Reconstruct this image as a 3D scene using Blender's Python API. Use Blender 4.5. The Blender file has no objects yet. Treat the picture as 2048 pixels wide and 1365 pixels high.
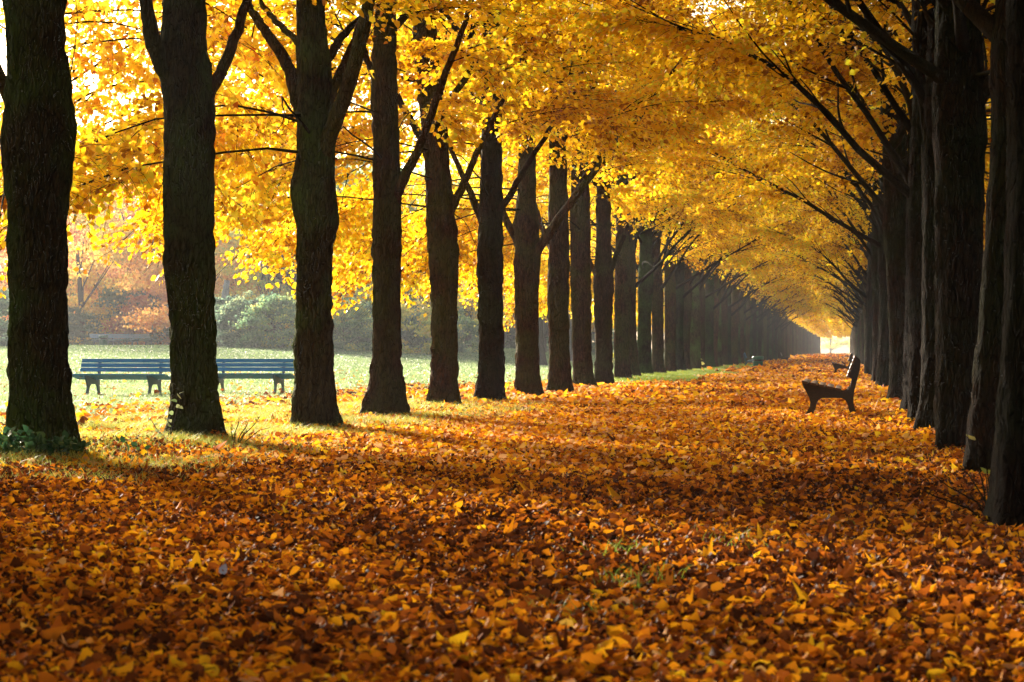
import bpy, math, random
import numpy as np
from mathutils import Vector, Matrix, noise as mnoise

rng = np.random.default_rng(7)
random.seed(7)
SC = bpy.context.scene
COL = SC.collection
R = math.radians

# ------------------------------------------------------------------ camera
F = 4267.0                      # focal length in photograph pixels (2048 wide)
CH = 0.95                       # camera height
YAW = math.atan((1692 - 1024) / F)
PITCH = math.atan((704 - 682.5) / F)
cam_d = bpy.data.cameras.new('camera'); cam = bpy.data.objects.new('camera', cam_d); COL.objects.link(cam)
cam_d.sensor_width = 36; cam_d.lens = 36 * F / 2048
cam_d.clip_start = 0.1; cam_d.clip_end = 6000
cam.location = (0, 0, CH)
cam.rotation_euler = (math.pi / 2 + PITCH, 0, YAW)
cam_d.dof.use_dof = True; cam_d.dof.focus_distance = 27; cam_d.dof.aperture_fstop = 7.5
SC.camera = cam
CM = cam.rotation_euler.to_matrix()
RIGHT = CM @ Vector((1, 0, 0)); FWD = CM @ Vector((0, 0, -1)); UPV = CM @ Vector((0, 1, 0))

def smooth(a, b, x):
    t = np.clip((x - a) / (b - a), 0, 1); return t * t * (3 - 2 * t)

def terrain(x, y):
    x = np.asarray(x, float); y = np.asarray(y, float)
    r = np.sqrt(x * x + y * y)
    h = 1.42 * smooth(62, 172, r) * smooth(11, 38, -x)
    h = h + 0.5 * smooth(120, 260, r) * smooth(30, 80, x)
    h = h + 0.018 * np.sin(x * 1.3 + 0.7) * np.sin(y * 0.9) + 0.012 * np.sin(x * 2.9 + y * 1.7)
    # gentle swell along the left verge
    h = h + 0.05 * np.exp(-((x + 7.3) / 1.1) ** 2)
    return h

def depth_pt(px, py, Z):
    d = RIGHT * ((px - 1024) / F) + UPV * (-(py - 682.5) / F) + FWD
    return Vector((0, 0, CH)) + d * Z

def ground_pt(px, py, zg=0.0):
    d = RIGHT * ((px - 1024) / F) + UPV * (-(py - 682.5) / F) + FWD
    t = (zg - CH) / d.z
    return Vector((0, 0, CH)) + d * t

def base_pt(px, py, r=0.0):
    zg = .04
    for _ in range(4):
        p = ground_pt(px, py, zg); zg = float(terrain(p.x, p.y)) + .04
    d = Vector((p.x, p.y, 0)).normalized(); return p + d * r

def on_ground_at(px, Z):
    p = depth_pt(px, 704, Z)
    return Vector((p.x, p.y, float(terrain(p.x, p.y))))

# ------------------------------------------------------------------ helpers
def tag(o, label=None, cat=None, group=None, kind=None):
    if label: o['label'] = label
    if cat: o['category'] = cat
    if group: o['group'] = group
    if kind: o['kind'] = kind
    return o

def empty(name, loc, rz=0.0):
    o = bpy.data.objects.new(name, None); COL.objects.link(o)
    o.location = loc; o.rotation_euler = (0, 0, rz); o.empty_display_size = 0.3
    return o

class Acc:
    """collects vertices and polygons; rnd = one random number per polygon"""
    def __init__(s): s.v = []; s.f = []; s.n = 0
    def add(s, V, faces, mat=0, rnd=None):
        V = np.asarray(V, np.float32).reshape(-1, 3)
        faces = np.asarray(faces, np.int32)
        if faces.ndim == 1: faces = faces.reshape(1, -1)
        r = np.full(len(faces), 0.5, np.float32) if rnd is None else np.asarray(rnd, np.float32)
        m = np.full(len(faces), mat, np.int32)
        s.v.append(V); s.f.append((faces + s.n, m, r)); s.n += len(V)
    def mesh(s, name, mats=(), smooth_=False):
        me = bpy.data.meshes.new(name)
        V = np.concatenate(s.v) if s.v else np.zeros((0, 3), np.float32)
        me.vertices.add(len(V)); me.vertices.foreach_set('co', V.ravel())
        li = np.concatenate([f.ravel() for f, _, _ in s.f]).astype(np.int32)
        cnt = np.concatenate([np.full(len(f), f.shape[1], np.int32) for f, _, _ in s.f])
        mi = np.concatenate([m for _, m, _ in s.f]); rn = np.concatenate([r for _, _, r in s.f])
        me.loops.add(len(li)); me.loops.foreach_set('vertex_index', li)
        me.polygons.add(len(cnt))
        st = np.concatenate([[0], np.cumsum(cnt)[:-1]]).astype(np.int32)
        me.polygons.foreach_set('loop_start', st)
        try: me.polygons.foreach_set('loop_total', cnt)
        except Exception: pass
        me.polygons.foreach_set('material_index', mi.astype(np.int32))
        if smooth_: me.polygons.foreach_set('use_smooth', np.ones(len(cnt), bool))
        a = me.attributes.new('rnd', 'FLOAT', 'FACE'); a.data.foreach_set('value', rn)
        me.update(calc_edges=True)
        for m in mats: me.materials.append(m)
        return me
    def build(s, name, mats=(), parent=None, loc=(0, 0, 0), smooth_=False):
        o = bpy.data.objects.new(name, s.mesh(name, mats, smooth_)); COL.objects.link(o)
        o.location = loc; o.parent = parent
        return o

def norm(a): return a / np.maximum(np.linalg.norm(a, axis=-1, keepdims=True), 1e-9)

def tube(acc, pts, rad, n=8, mat=0, cap=True):
    pts = np.asarray(pts, float); rad = np.asarray(rad, float)
    T = norm(np.gradient(pts, axis=0))
    up = np.array([0.13, 0.97, 0.2]); 
    if abs(T[0] @ up) > 0.9: up = np.array([1.0, 0, 0.1])
    A = norm(np.cross(T, up)); B = np.cross(T, A)
    th = np.arange(n) * 2 * math.pi / n
    ring = pts[:, None, :] + rad[:, None, None] * (np.cos(th)[None, :, None] * A[:, None, :] + np.sin(th)[None, :, None] * B[:, None, :])
    m = len(pts)
    i = np.arange(m - 1)[:, None] * n; j = np.arange(n)[None, :]; k = (np.arange(n) + 1)[None, :] % n
    q = np.stack([i + j, i + k, i + n + k, i + n + j], -1).reshape(-1, 4)
    acc.add(ring.reshape(-1, 3), q, mat)
    if cap:
        acc.add(ring[-1], np.arange(n)[None, :], mat); acc.add(ring[0], np.arange(n)[::-1][None, :].copy(), mat)

def twigs(acc, P0, D, L, r0, sag, mat=1, nseg=3):
    """many thin three-sided twigs at once"""
    N = len(P0); t = np.linspace(0, 1, nseg + 1)
    P = P0[:, None, :] + D[:, None, :] * (t[None, :, None] * L[:, None, None])
    P[:, :, 2] -= sag[:, None] * (t ** 2)[None, :]
    A = norm(np.cross(D, rng.normal(size=(N, 3)))); B = np.cross(D, A)
    rr = r0[:, None] * (1 - 0.75 * t)[None, :]
    th = np.arange(3) * 2 * math.pi / 3
    ring = P[:, :, None, :] + rr[:, :, None, None] * (np.cos(th)[None, None, :, None] * A[:, None, None, :] + np.sin(th)[None, None, :, None] * B[:, None, None, :])
    base = np.arange(N)[:, None, None] * (3 * (nseg + 1)) + np.arange(nseg)[None, :, None] * 3
    j = np.arange(3)[None, None, :]; k = (np.arange(3) + 1)[None, None, :] % 3
    q = np.stack([base + j, base + k, base + 3 + k, base + 3 + j], -1).reshape(-1, 4)
    acc.add(ring.reshape(-1, 3), q, mat)

# leaf outlines: (u along, v across); faces index them
def outline(kind):
    if kind == 'kite':
        return np.array([(0, 0), (.42, .36), (1, 0), (.42, -.36)]), [np.array([[0, 3, 2, 1]])]
    if kind == 'fold':
        return np.array([(0, 0), (.28, .42), (.72, .32), (1.05, 0), (.72, -.32), (.28, -.42)]), [np.array([[0, 3, 2, 1], [0, 5, 4, 3]])]
    if kind == 'litter':
        V = [(0, 0), (.1, .3), (.4, .46), (.75, .3), (1.08, 0), (.75, -.3), (.4, -.46), (.1, -.3), (.3, 0), (.65, 0)]
        F3 = np.array([[0, 8, 1], [0, 7, 8]]); F4 = np.array([[8, 2, 1, 1]])
        T = np.array([[0, 8, 1], [1, 8, 2], [2, 8, 9], [2, 9, 3], [3, 9, 4], [0, 7, 8], [7, 6, 8], [6, 9, 8], [6, 5, 9], [5, 4, 9]])
        return np.array(V), [T]
    if kind == 'maple':
        ang = [(-100, .35), (-78, .62), (-60, .42), (-48, .92), (-30, .5), (-14, .62), (0, 1.12), (14, .62), (30, .5), (48, .92), (60, .42), (78, .62), (100, .35)]
        V = [(0.0, 0.0)] + [(0.12 + r * math.cos(R(a)), r * math.sin(R(a))) for a, r in ang]
        T = np.array([[0, i, i + 1] for i in range(1, 13)])
        return np.array(V), [T]

def leaves(acc, P, A, Nn, size, kind, mat=0, fold=0.25, curl=0.3, width=1.0, rnd=None):
    V, Fs = outline(kind); m = len(V); N = len(P)
    A = norm(A); B = norm(np.cross(Nn, A)); C = np.cross(A, B)
    u = V[:, 0][None, :]; v = V[:, 1][None, :] * width
    fd = (fold * (0.4 + 1.2 * rng.random(N)))[:, None]; cl = (curl * rng.normal(size=N))[:, None]; tw = (curl * .8 * rng.normal(size=N))[:, None]
    w = fd * np.abs(v) + cl * (u - .4) ** 2 + tw * u * v
    X = P[:, None, :] + size[:, None, None] * (u[..., None] * A[:, None, :] + v[..., None] * B[:, None, :] + w[..., None] * C[:, None, :])
    if rnd is None: rnd = rng.random(N)
    base = acc.n
    first = True
    for Fq in Fs:
        q = (np.arange(N)[:, None, None] * m + Fq[None]).reshape(-1, Fq.shape[1])
        rr = np.repeat(rnd, len(Fq))
        if first: acc.add(X.reshape(-1, 3), q, mat, rr); first = False
        else:
            acc.f.append((q + base, np.full(len(q), mat, np.int32), rr.astype(np.float32)))

# ------------------------------------------------------------------ materials
def newmat(name):
    m = bpy.data.materials.new(name); m.use_nodes = True; nt = m.node_tree
    for n in list(nt.nodes): nt.nodes.remove(n)
    out = nt.nodes.new('ShaderNodeOutputMaterial')
    return m, nt, out

def ramp(nt, stops, interp='LINEAR'):
    r = nt.nodes.new('ShaderNodeValToRGB'); el = r.color_ramp.elements; r.color_ramp.interpolation = interp
    while len(el) > 1: el.remove(el[0])
    el[0].position = stops[0][0]; el[0].color = (*stops[0][1], 1)
    for p, c in stops[1:]:
        e = el.new(p); e.color = (*c, 1)
    return r

def leaf_mat(name, stops, trans=0.5, rough=0.5, spec=0.25, clump=0.0):
    m, nt, out = newmat(name)
    at = nt.nodes.new('ShaderNodeAttribute'); at.attribute_name = 'rnd'
    rp = ramp(nt, stops)
    fac = at.outputs['Fac']
    if clump:
        tc = nt.nodes.new('ShaderNodeTexCoord'); nz = nt.nodes.new('ShaderNodeTexNoise'); nz.inputs['Scale'].default_value = clump; nz.inputs['Detail'].default_value = 2
        oi = nt.nodes.new('ShaderNodeObjectInfo'); ad = nt.nodes.new('ShaderNodeVectorMath'); ad.operation = 'ADD'
        mu = nt.nodes.new('ShaderNodeMath'); mu.operation = 'MULTIPLY'; mu.inputs[1].default_value = 37.0
        nt.links.new(oi.outputs['Random'], mu.inputs[0]); nt.links.new(tc.outputs['Object'], ad.inputs[0]); nt.links.new(mu.outputs[0], ad.inputs[1])
        nt.links.new(ad.outputs[0], nz.inputs['Vector'])
        mr = nt.nodes.new('ShaderNodeMapRange'); mr.inputs['From Min'].default_value = .3; mr.inputs['From Max'].default_value = .7
        mr.inputs['To Min'].default_value = -.38; mr.inputs['To Max'].default_value = .38
        nt.links.new(nz.outputs['Fac'], mr.inputs['Value'])
        a2 = nt.nodes.new('ShaderNodeMath'); a2.operation = 'ADD'; a2.use_clamp = True
        nt.links.new(fac, a2.inputs[0]); nt.links.new(mr.outputs[0], a2.inputs[1]); fac = a2.outputs[0]
    nt.links.new(fac, rp.inputs['Fac'])
    p = nt.nodes.new('ShaderNodeBsdfPrincipled'); p.inputs['Roughness'].default_value = rough; p.inputs['Specular IOR Level'].default_value = spec
    nt.links.new(rp.outputs['Color'], p.inputs['Base Color'])
    t = nt.nodes.new('ShaderNodeBsdfTranslucent'); nt.links.new(rp.outputs['Color'], t.inputs['Color'])
    mx = nt.nodes.new('ShaderNodeMixShader'); mx.inputs['Fac'].default_value = trans
    nt.links.new(p.outputs[0], mx.inputs[1]); nt.links.new(t.outputs[0], mx.inputs[2]); nt.links.new(mx.outputs[0], out.inputs['Surface'])
    return m

def bark_mat(name, dark, light, moss, mossamt=0.5, scale=1.0, bump=0.6):
    m, nt, out = newmat(name); N = nt.nodes.new; L = nt.links.new
    tc = N('ShaderNodeTexCoord'); mp = N('ShaderNodeMapping'); mp.inputs['Scale'].default_value = (14 * scale, 14 * scale, 3.0 * scale)
    oi = N('ShaderNodeObjectInfo'); ml = N('ShaderNodeMath'); ml.operation = 'MULTIPLY'; ml.inputs[1].default_value = 53
    ad = N('ShaderNodeVectorMath'); L(oi.outputs['Random'], ml.inputs[0]); L(tc.outputs['Object'], ad.inputs[0]); L(ml.outputs[0], ad.inputs[1])
    L(ad.outputs[0], mp.inputs['Vector'])
    n1 = N('ShaderNodeTexNoise'); n1.inputs['Scale'].default_value = 1.6; n1.inputs['Detail'].default_value = 8; n1.inputs['Roughness'].default_value = .7; n1.inputs['Distortion'].default_value = .6
    L(mp.outputs[0], n1.inputs['Vector'])
    vo = N('ShaderNodeTexVoronoi'); vo.feature = 'DISTANCE_TO_EDGE'; vo.inputs['Scale'].default_value = 2.2; L(mp.outputs[0], vo.inputs['Vector'])
    n2 = N('ShaderNodeTexNoise'); n2.inputs['Scale'].default_value = 1.3; n2.inputs['Detail'].default_value = 4; L(ad.outputs[0], n2.inputs['Vector'])
    rp = ramp(nt, [(.3, dark), (.52, tuple(.5 * (a + b) for a, b in zip(dark, light))), (.72, light)]); L(n1.outputs['Fac'], rp.inputs['Fac'])
    mr = N('ShaderNodeMapRange'); mr.inputs['From Min'].default_value = .42; mr.inputs['From Max'].default_value = .62; mr.inputs['To Max'].default_value = mossamt
    L(n2.outputs['Fac'], mr.inputs['Value'])
    mx = N('ShaderNodeMixRGB'); L(mr.outputs[0], mx.inputs['Fac']); L(rp.outputs['Color'], mx.inputs['Color1']); mx.inputs['Color2'].default_value = (*moss, 1)
    b1 = N('ShaderNodeMapRange'); b1.inputs['From Max'].default_value = .12; L(vo.outputs['Distance'], b1.inputs['Value'])
    mm = N('ShaderNodeMixRGB'); mm.blend_type = 'MULTIPLY'; mm.inputs['Fac'].default_value = .55; L(mx.outputs[0], mm.inputs['Color1']); L(b1.outputs[0], mm.inputs['Color2'])
    sm = N('ShaderNodeMath'); sm.operation = 'MULTIPLY_ADD'; sm.inputs[1].default_value = .45; L(b1.outputs[0], sm.inputs[0]); L(n1.outputs['Fac'], sm.inputs[2])
    rv = N('ShaderNodeMapRange'); rv.inputs['To Min'].default_value = .55; rv.inputs['To Max'].default_value = 1.5; L(oi.outputs['Random'], rv.inputs['Value'])
    mv = N('ShaderNodeVectorMath'); mv.operation = 'SCALE'; L(mm.outputs[0], mv.inputs[0]); L(rv.outputs[0], mv.inputs['Scale'])
    bp = N('ShaderNodeBump'); bp.inputs['Strength'].default_value = bump; bp.inputs['Distance'].default_value = .07; L(sm.outputs[0], bp.inputs['Height'])
    p = N('ShaderNodeBsdfPrincipled'); p.inputs['Roughness'].default_value = .95; p.inputs['Specular IOR Level'].default_value = .04
    L(mv.outputs[0], p.inputs['Base Color']); L(bp.outputs[0], p.inputs['Normal']); L(p.outputs[0], out.inputs['Surface'])
    return m

def paint_mat(name, col, col2, rough=.45, metal=0, wear=18.0, bump=.15):
    m, nt, out = newmat(name); N = nt.nodes.new; L = nt.links.new
    tc = N('ShaderNodeTexCoord'); n1 = N('ShaderNodeTexNoise'); n1.inputs['Scale'].default_value = wear; n1.inputs['Detail'].default_value = 6
    mp = N('ShaderNodeMapping'); mp.inputs['Scale'].default_value = (.25, 2, 2); L(tc.outputs['Object'], mp.inputs[0]); L(mp.outputs[0], n1.inputs['Vector'])
    rp = ramp(nt, [(.4, col), (.68, col2)]); L(n1.outputs['Fac'], rp.inputs['Fac'])
    bp = N('ShaderNodeBump'); bp.inputs['Strength'].default_value = bump; bp.inputs['Distance'].default_value = .01; L(n1.outputs['Fac'], bp.inputs['Height'])
    p = N('ShaderNodeBsdfPrincipled'); p.inputs['Roughness'].default_value = rough; p.inputs['Metallic'].default_value = metal
    L(rp.outputs['Color'], p.inputs['Base Color']); L(bp.outputs[0], p.inputs['Normal']); L(p.outputs[0], out.inputs['Surface'])
    return m

def ground_mat(name, stops, scale=14, bump=.8, voro=True, dist=.05):
    m, nt, out = newmat(name); N = nt.nodes.new; L = nt.links.new
    tc = N('ShaderNodeTexCoord')
    vo = N('ShaderNodeTexVoronoi'); vo.inputs['Scale'].default_value = scale; L(tc.outputs['Object'], vo.inputs['Vector'])
    n1 = N('ShaderNodeTexNoise'); n1.inputs['Scale'].default_value = scale * .8; n1.inputs['Detail'].default_value = 6; L(tc.outputs['Object'], n1.inputs['Vector'])
    n2 = N('ShaderNodeTexNoise'); n2.inputs['Scale'].default_value = .35; n2.inputs['Detail'].default_value = 5; L(tc.outputs['Object'], n2.inputs['Vector'])
    sp = N('ShaderNodeSeparateColor'); L(vo.outputs['Color'], sp.inputs[0])
    mx = N('ShaderNodeMath'); mx.operation = 'MULTIPLY_ADD'; mx.inputs[1].default_value = .6
    L(sp.outputs[0] if voro else n1.outputs['Fac'], mx.inputs[0])
    a = N('ShaderNodeMath'); a.operation = 'MULTIPLY_ADD'; a.inputs[1].default_value = .9; a.inputs[2].default_value = -.25; L(n2.outputs['Fac'], a.inputs[0]); L(a.outputs[0], mx.inputs[2])
    rp = ramp(nt, stops); L(mx.outputs[0], rp.inputs['Fac'])
    bp = N('ShaderNodeBump'); bp.inputs['Strength'].default_value = bump; bp.inputs['Distance'].default_value = dist; L(n1.outputs['Fac'], bp.inputs['Height'])
    p = N('ShaderNodeBsdfPrincipled'); p.inputs['Roughness'].default_value = .9; p.inputs['Specular IOR Level'].default_value = .15
    L(rp.outputs['Color'], p.inputs['Base Color']); L(bp.outputs[0], p.inputs['Normal']); L(p.outputs[0], out.inputs['Surface'])
    return m

M = {}
M['lime'] = leaf_mat('lime_leaf', [(0, (.34, .13, .006)), (.12, (.74, .40, .008)), (.42, (.88, .555, .012)), (.8, (.92, .67, .018)), (1, (.70, .68, .03))], trans=.6, rough=.5, clump=.5)
M['maple'] = leaf_mat('maple_leaf', [(0, (.55, .13, .01)), (.12, (.82, .42, .02)), (.5, (.86, .60, .03)), (1, (.80, .68, .05))], trans=.6)
M['litter'] = leaf_mat('litter_leaf', [(0, (.05, .015, .006)), (.22, (.16, .045, .010)), (.4, (.42, .11, .010)), (.62, (.76, .28, .010)), (.82, (.87, .43, .012)), (.94, (.90, .62, .02)), (1, (.76, .42, .18))], trans=.38, rough=.65, spec=.06)
M['bark'] = bark_mat('trunk_bark', (.006, .0035, .002), (.12, .062, .032), (.065, .08, .018), .65, bump=1.0)
M['barkgreen'] = bark_mat('mossy_bark', (.005, .004, .002), (.09, .072, .03), (.065, .115, .028), .85, bump=1.0)
M['shadebark'] = bark_mat('shade_darkened_bark', (.003, .0018, .001), (.040, .020, .009), (.015, .024, .006), .7, bump=1.0)  # right-row bark, base colour darkened to carry the shade there
M['branch'] = bark_mat('branch_bark', (.010, .007, .005), (.035, .024, .014), (.02, .022, .009), .5, scale=2, bump=.3)
M['wood'] = bark_mat('forest_bark', (.05, .045, .045), (.13, .11, .10), (.08, .09, .06), .4)
M['pale'] = bark_mat('birch_bark', (.30, .28, .26), (.6, .57, .53), (.3, .3, .25), .3)

FOREST = {
 'orange': [(0, (.56, .20, .04)), (.4, (.80, .40, .09)), (.75, (.86, .56, .14)), (1, (.70, .56, .16))],
 'rust': [(0, (.50, .15, .08)), (.5, (.74, .30, .12)), (1, (.80, .48, .18))],
 'gold': [(0, (.60, .38, .07)), (.45, (.84, .60, .11)), (.8, (.88, .68, .16)), (1, (.60, .62, .18))],
 'yellowgreen': [(0, (.28, .38, .10)), (.4, (.56, .58, .13)), (.75, (.80, .66, .13)), (1, (.84, .56, .13))],
 'green': [(0, (.08, .17, .09)), (.45, (.17, .30, .15)), (.8, (.34, .44, .15)), (1, (.74, .64, .14))],
 'darkgreen': [(0, (.07, .13, .09)), (.6, (.15, .26, .17)), (1, (.34, .40, .19))],
}
for k, st in FOREST.items(): M[k] = leaf_mat(k + '_foliage', st, trans=.7, rough=.6, clump=.45)
M['grass'] = leaf_mat('grass_blade', [(0, (.10, .17, .02)), (.4, (.22, .32, .04)), (.75, (.38, .44, .08)), (1, (.55, .52, .16))], trans=.45, rough=.5, spec=.3)
M['dewgrass'] = leaf_mat('dewy_grass_blade', [(0, (.06, .12, .04)), (.4, (.15, .25, .09)), (.75, (.28, .37, .16)), (1, (.48, .48, .26))], trans=.5, rough=.45, spec=.5)
M['ivy'] = leaf_mat('ground_cover_leaf', [(0, (.03, .09, .04)), (.6, (.05, .15, .06)), (1, (.12, .22, .07))], trans=.25, rough=.5, spec=.3)
M['shoot'] = leaf_mat('shoot_leaf', [(0, (.25, .34, .05)), (.6, (.50, .52, .08)), (1, (.70, .62, .20))], trans=.5)
M['paleshoot'] = leaf_mat('pale_leaf', [(0, (.16, .26, .10)), (1, (.42, .46, .24))], trans=.4)
M['ground'] = ground_mat('soil_and_turf', [(.05, (.04, .07, .02)), (.35, (.08, .13, .04)), (.65, (.14, .20, .08)), (.9, (.20, .25, .12))], 9, .9, False)
M['path'] = ground_mat('leaf_strewn_gravel', [(.0, (.04, .015, .006)), (.3, (.12, .04, .010)), (.6, (.26, .09, .012)), (.85, (.40, .16, .015)), (1, (.45, .24, .03))], 13, .9)
M['bluepaint'] = paint_mat('blue_paint', (.002, .12, .28), (.01, .19, .38), .5)
M['blueiron'] = paint_mat('blue_iron', (.02, .06, .10), (.03, .08, .12), .45)
M['brownpaint'] = paint_mat('weathered_brown_wood', (.06, .028, .012), (.13, .06, .022), .45)
M['blackiron'] = paint_mat('dark_cast_iron', (.014, .010, .008), (.035, .02, .012), .5)
M['greenpaint'] = paint_mat('green_enamel', (.01, .10, .07), (.02, .17, .11), .35)
M['darkin'] = paint_mat('dark_inside', (.01, .012, .012), (.02, .02, .02), .8)
M['postgreen'] = paint_mat('green_post_paint', (.10, .17, .03), (.18, .25, .05), .6)
M['paper'] = paint_mat('pale_paper', (.55, .60, .78), (.70, .72, .85), .5)

# ------------------------------------------------------------------ ground, path
def sheet(name, xs, ys, dz, mat):
    X, Y = np.meshgrid(xs, ys, indexing='xy'); Z = terrain(X, Y) + dz
    a = Acc(); nx, ny = len(xs), len(ys)
    i = np.arange(ny - 1)[:, None] * nx; j = np.arange(nx - 1)[None, :]
    q = np.stack([i + j, i + j + 1, i + nx + j + 1, i + nx + j], -1).reshape(-1, 4)
    a.add(np.stack([X, Y, Z], -1).reshape(-1, 3), q)
    return a.build(name, (mat,), smooth_=True)
EXT = 1150.0
xs = np.unique(np.concatenate([np.linspace(-EXT, -220, 24), np.linspace(-220, -40, 60), np.linspace(-40, -12, 40), np.arange(-12, 4.01, .25), np.linspace(4, 60, 40), np.linspace(60, EXT, 26)]))
ys = np.unique(np.concatenate([np.linspace(-250, -5, 16), np.arange(-5, 40, .35), np.linspace(40, 240, 150), np.linspace(240, EXT, 40)]))
tag(sheet('ground', xs, ys, 0.0, M['ground']), kind='structure')
tag(sheet('path', np.arange(-6.2, .81, .25), np.unique(np.concatenate([np.arange(-8, 60, .35), np.linspace(60, 700, 160)])), .006, M['path']), kind='structure')

# ------------------------------------------------------------------ lime tree kit
def fbm(p, sc, oct=3):
    return mnoise.fractal(Vector(p) * sc, 1.0, 2.0, oct)

def trunk_mesh(name, hs, cx, rad, seed, seg=40, rings=110, mat='bark', disp=.015, flare=.23, top_extra=None, cyfun=None):
    """hs: heights, cx: centre offset along X-ish axis (vector list), rad: radii"""
    hs = np.asarray(hs, float); cx = np.asarray(cx, float); rad = np.asarray(rad, float)
    zz = np.concatenate([np.linspace(hs[0] - .2, hs[0] + 1.0, int(rings * .2)), np.linspace(hs[0] + 1.0, hs[-1], rings - int(rings * .2) + 1)[1:]])
    C = np.stack([np.interp(zz, hs, cx[:, 0]), np.interp(zz, hs, cx[:, 1])], -1)
    Rr = np.interp(zz, hs, rad)
    # soften the interpolated profile
    for _ in range(2):
        Rr[1:-1] = .25 * Rr[:-2] + .5 * Rr[1:-1] + .25 * Rr[2:]
    th = np.arange(seg) * 2 * math.pi / seg
    V = np.zeros((len(zz), seg, 3), np.float32)
    ph = seed * 1.7
    for i, z in enumerate(zz):
        for j, t in enumerate(th):
            ct, st = math.cos(t), math.sin(t)
            r = Rr[i]
            q = (ct * 1.0 + seed * 3.1, st * 1.0, z * .55)
            lob = fbm(q, 1.3, 2)
            rid = abs(mnoise.noise(Vector((ct * r * 20 + seed, st * r * 20, z * 3.6)))) + .5 * abs(mnoise.noise(Vector((ct * r * 60 + seed, st * r * 60, z * 11.0))))
            fl = flare * math.exp(-max(z - hs[0], 0) * 4.2) * (.7 + .6 * math.cos(t * 3 + ph) * math.cos(t * 2 - ph))
            rr = r * (1 + .07 * lob) + disp * (rid * 2.6 - .7) + fl * r * 2.2
            V[i, j] = (C[i, 0] + ct * rr, C[i, 1] + st * rr, z)
    a = Acc(); m = len(zz)
    i = np.arange(m - 1)[:, None] * seg; j = np.arange(seg)[None, :]; k = (np.arange(seg) + 1)[None, :] % seg
    a.add(V.reshape(-1, 3), np.stack([i + j, i + k, i + seg + k, i + seg + j], -1).reshape(-1, 4))
    a.add(V[-1], np.arange(seg)[None, :])
    return a.mesh(name, (M[mat],), True)

def generic_trunk(seed, seg, rings, mat):
    rs = np.random.default_rng(seed)
    hs = [0, .4, 1.2, 2.0, 2.7, 3.0, 3.4, 4.2, 5.5, 7.5, 9.5, 11.5]
    r0 = .228 + .03 * rs.random()
    bl = 1 + .16 * rs.random()
    rad = [r0 * 1.05, r0, r0 * .95, r0 * .93, r0 * .97, r0 * bl, r0 * 1.02, r0 * .88, r0 * .78, r0 * .62, r0 * .44, r0 * .16]
    lx = rs.normal() * .02; ly = rs.normal() * .02
    cx = [(lx * h + .03 * math.sin(h * .9 + seed), ly * h + .03 * math.cos(h * .8 + seed)) for h in hs]
    cx[0] = (0, 0)
    return trunk_mesh('trunk', hs, cx, rad, seed, seg, rings, mat)

def curve_limb(p0, d0, L, bend, n=9, wob=.06, rs=None):
    """polyline starting at p0 along d0, bending by vector bend over its length"""
    pts = [np.array(p0, float)]; d = norm(np.array(d0, float))
    for i in range(n):
        d = norm(d + np.array(bend) / n + (rs.normal(size=3) * wob if rs is not None else 0))
        pts.append(pts[-1] + d * L / n)
    return np.array(pts)

def zmin(x, y, seed):
    """ragged lower edge of the crown; x>0 is the avenue side"""
    b = np.where(x > 1.0, np.maximum(3.75 + .2 * np.abs(x), 5.4 - .62 * (x - .6)), np.where(x > -1.2, 4.9 - .1 * x, np.where(x > -2.2, 4.9 + (x + 1.2) * 2.6, 2.3)))
    b = np.where(x < -4.0, 2.5 + (-4.0 - x) * .7, b)
    n = np.sin(x * 2.1 + seed) * np.sin(y * 1.7 + seed * 2) * .45 + np.sin(x * 5 + y * 4 + seed) * .22
    return b + n

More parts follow.
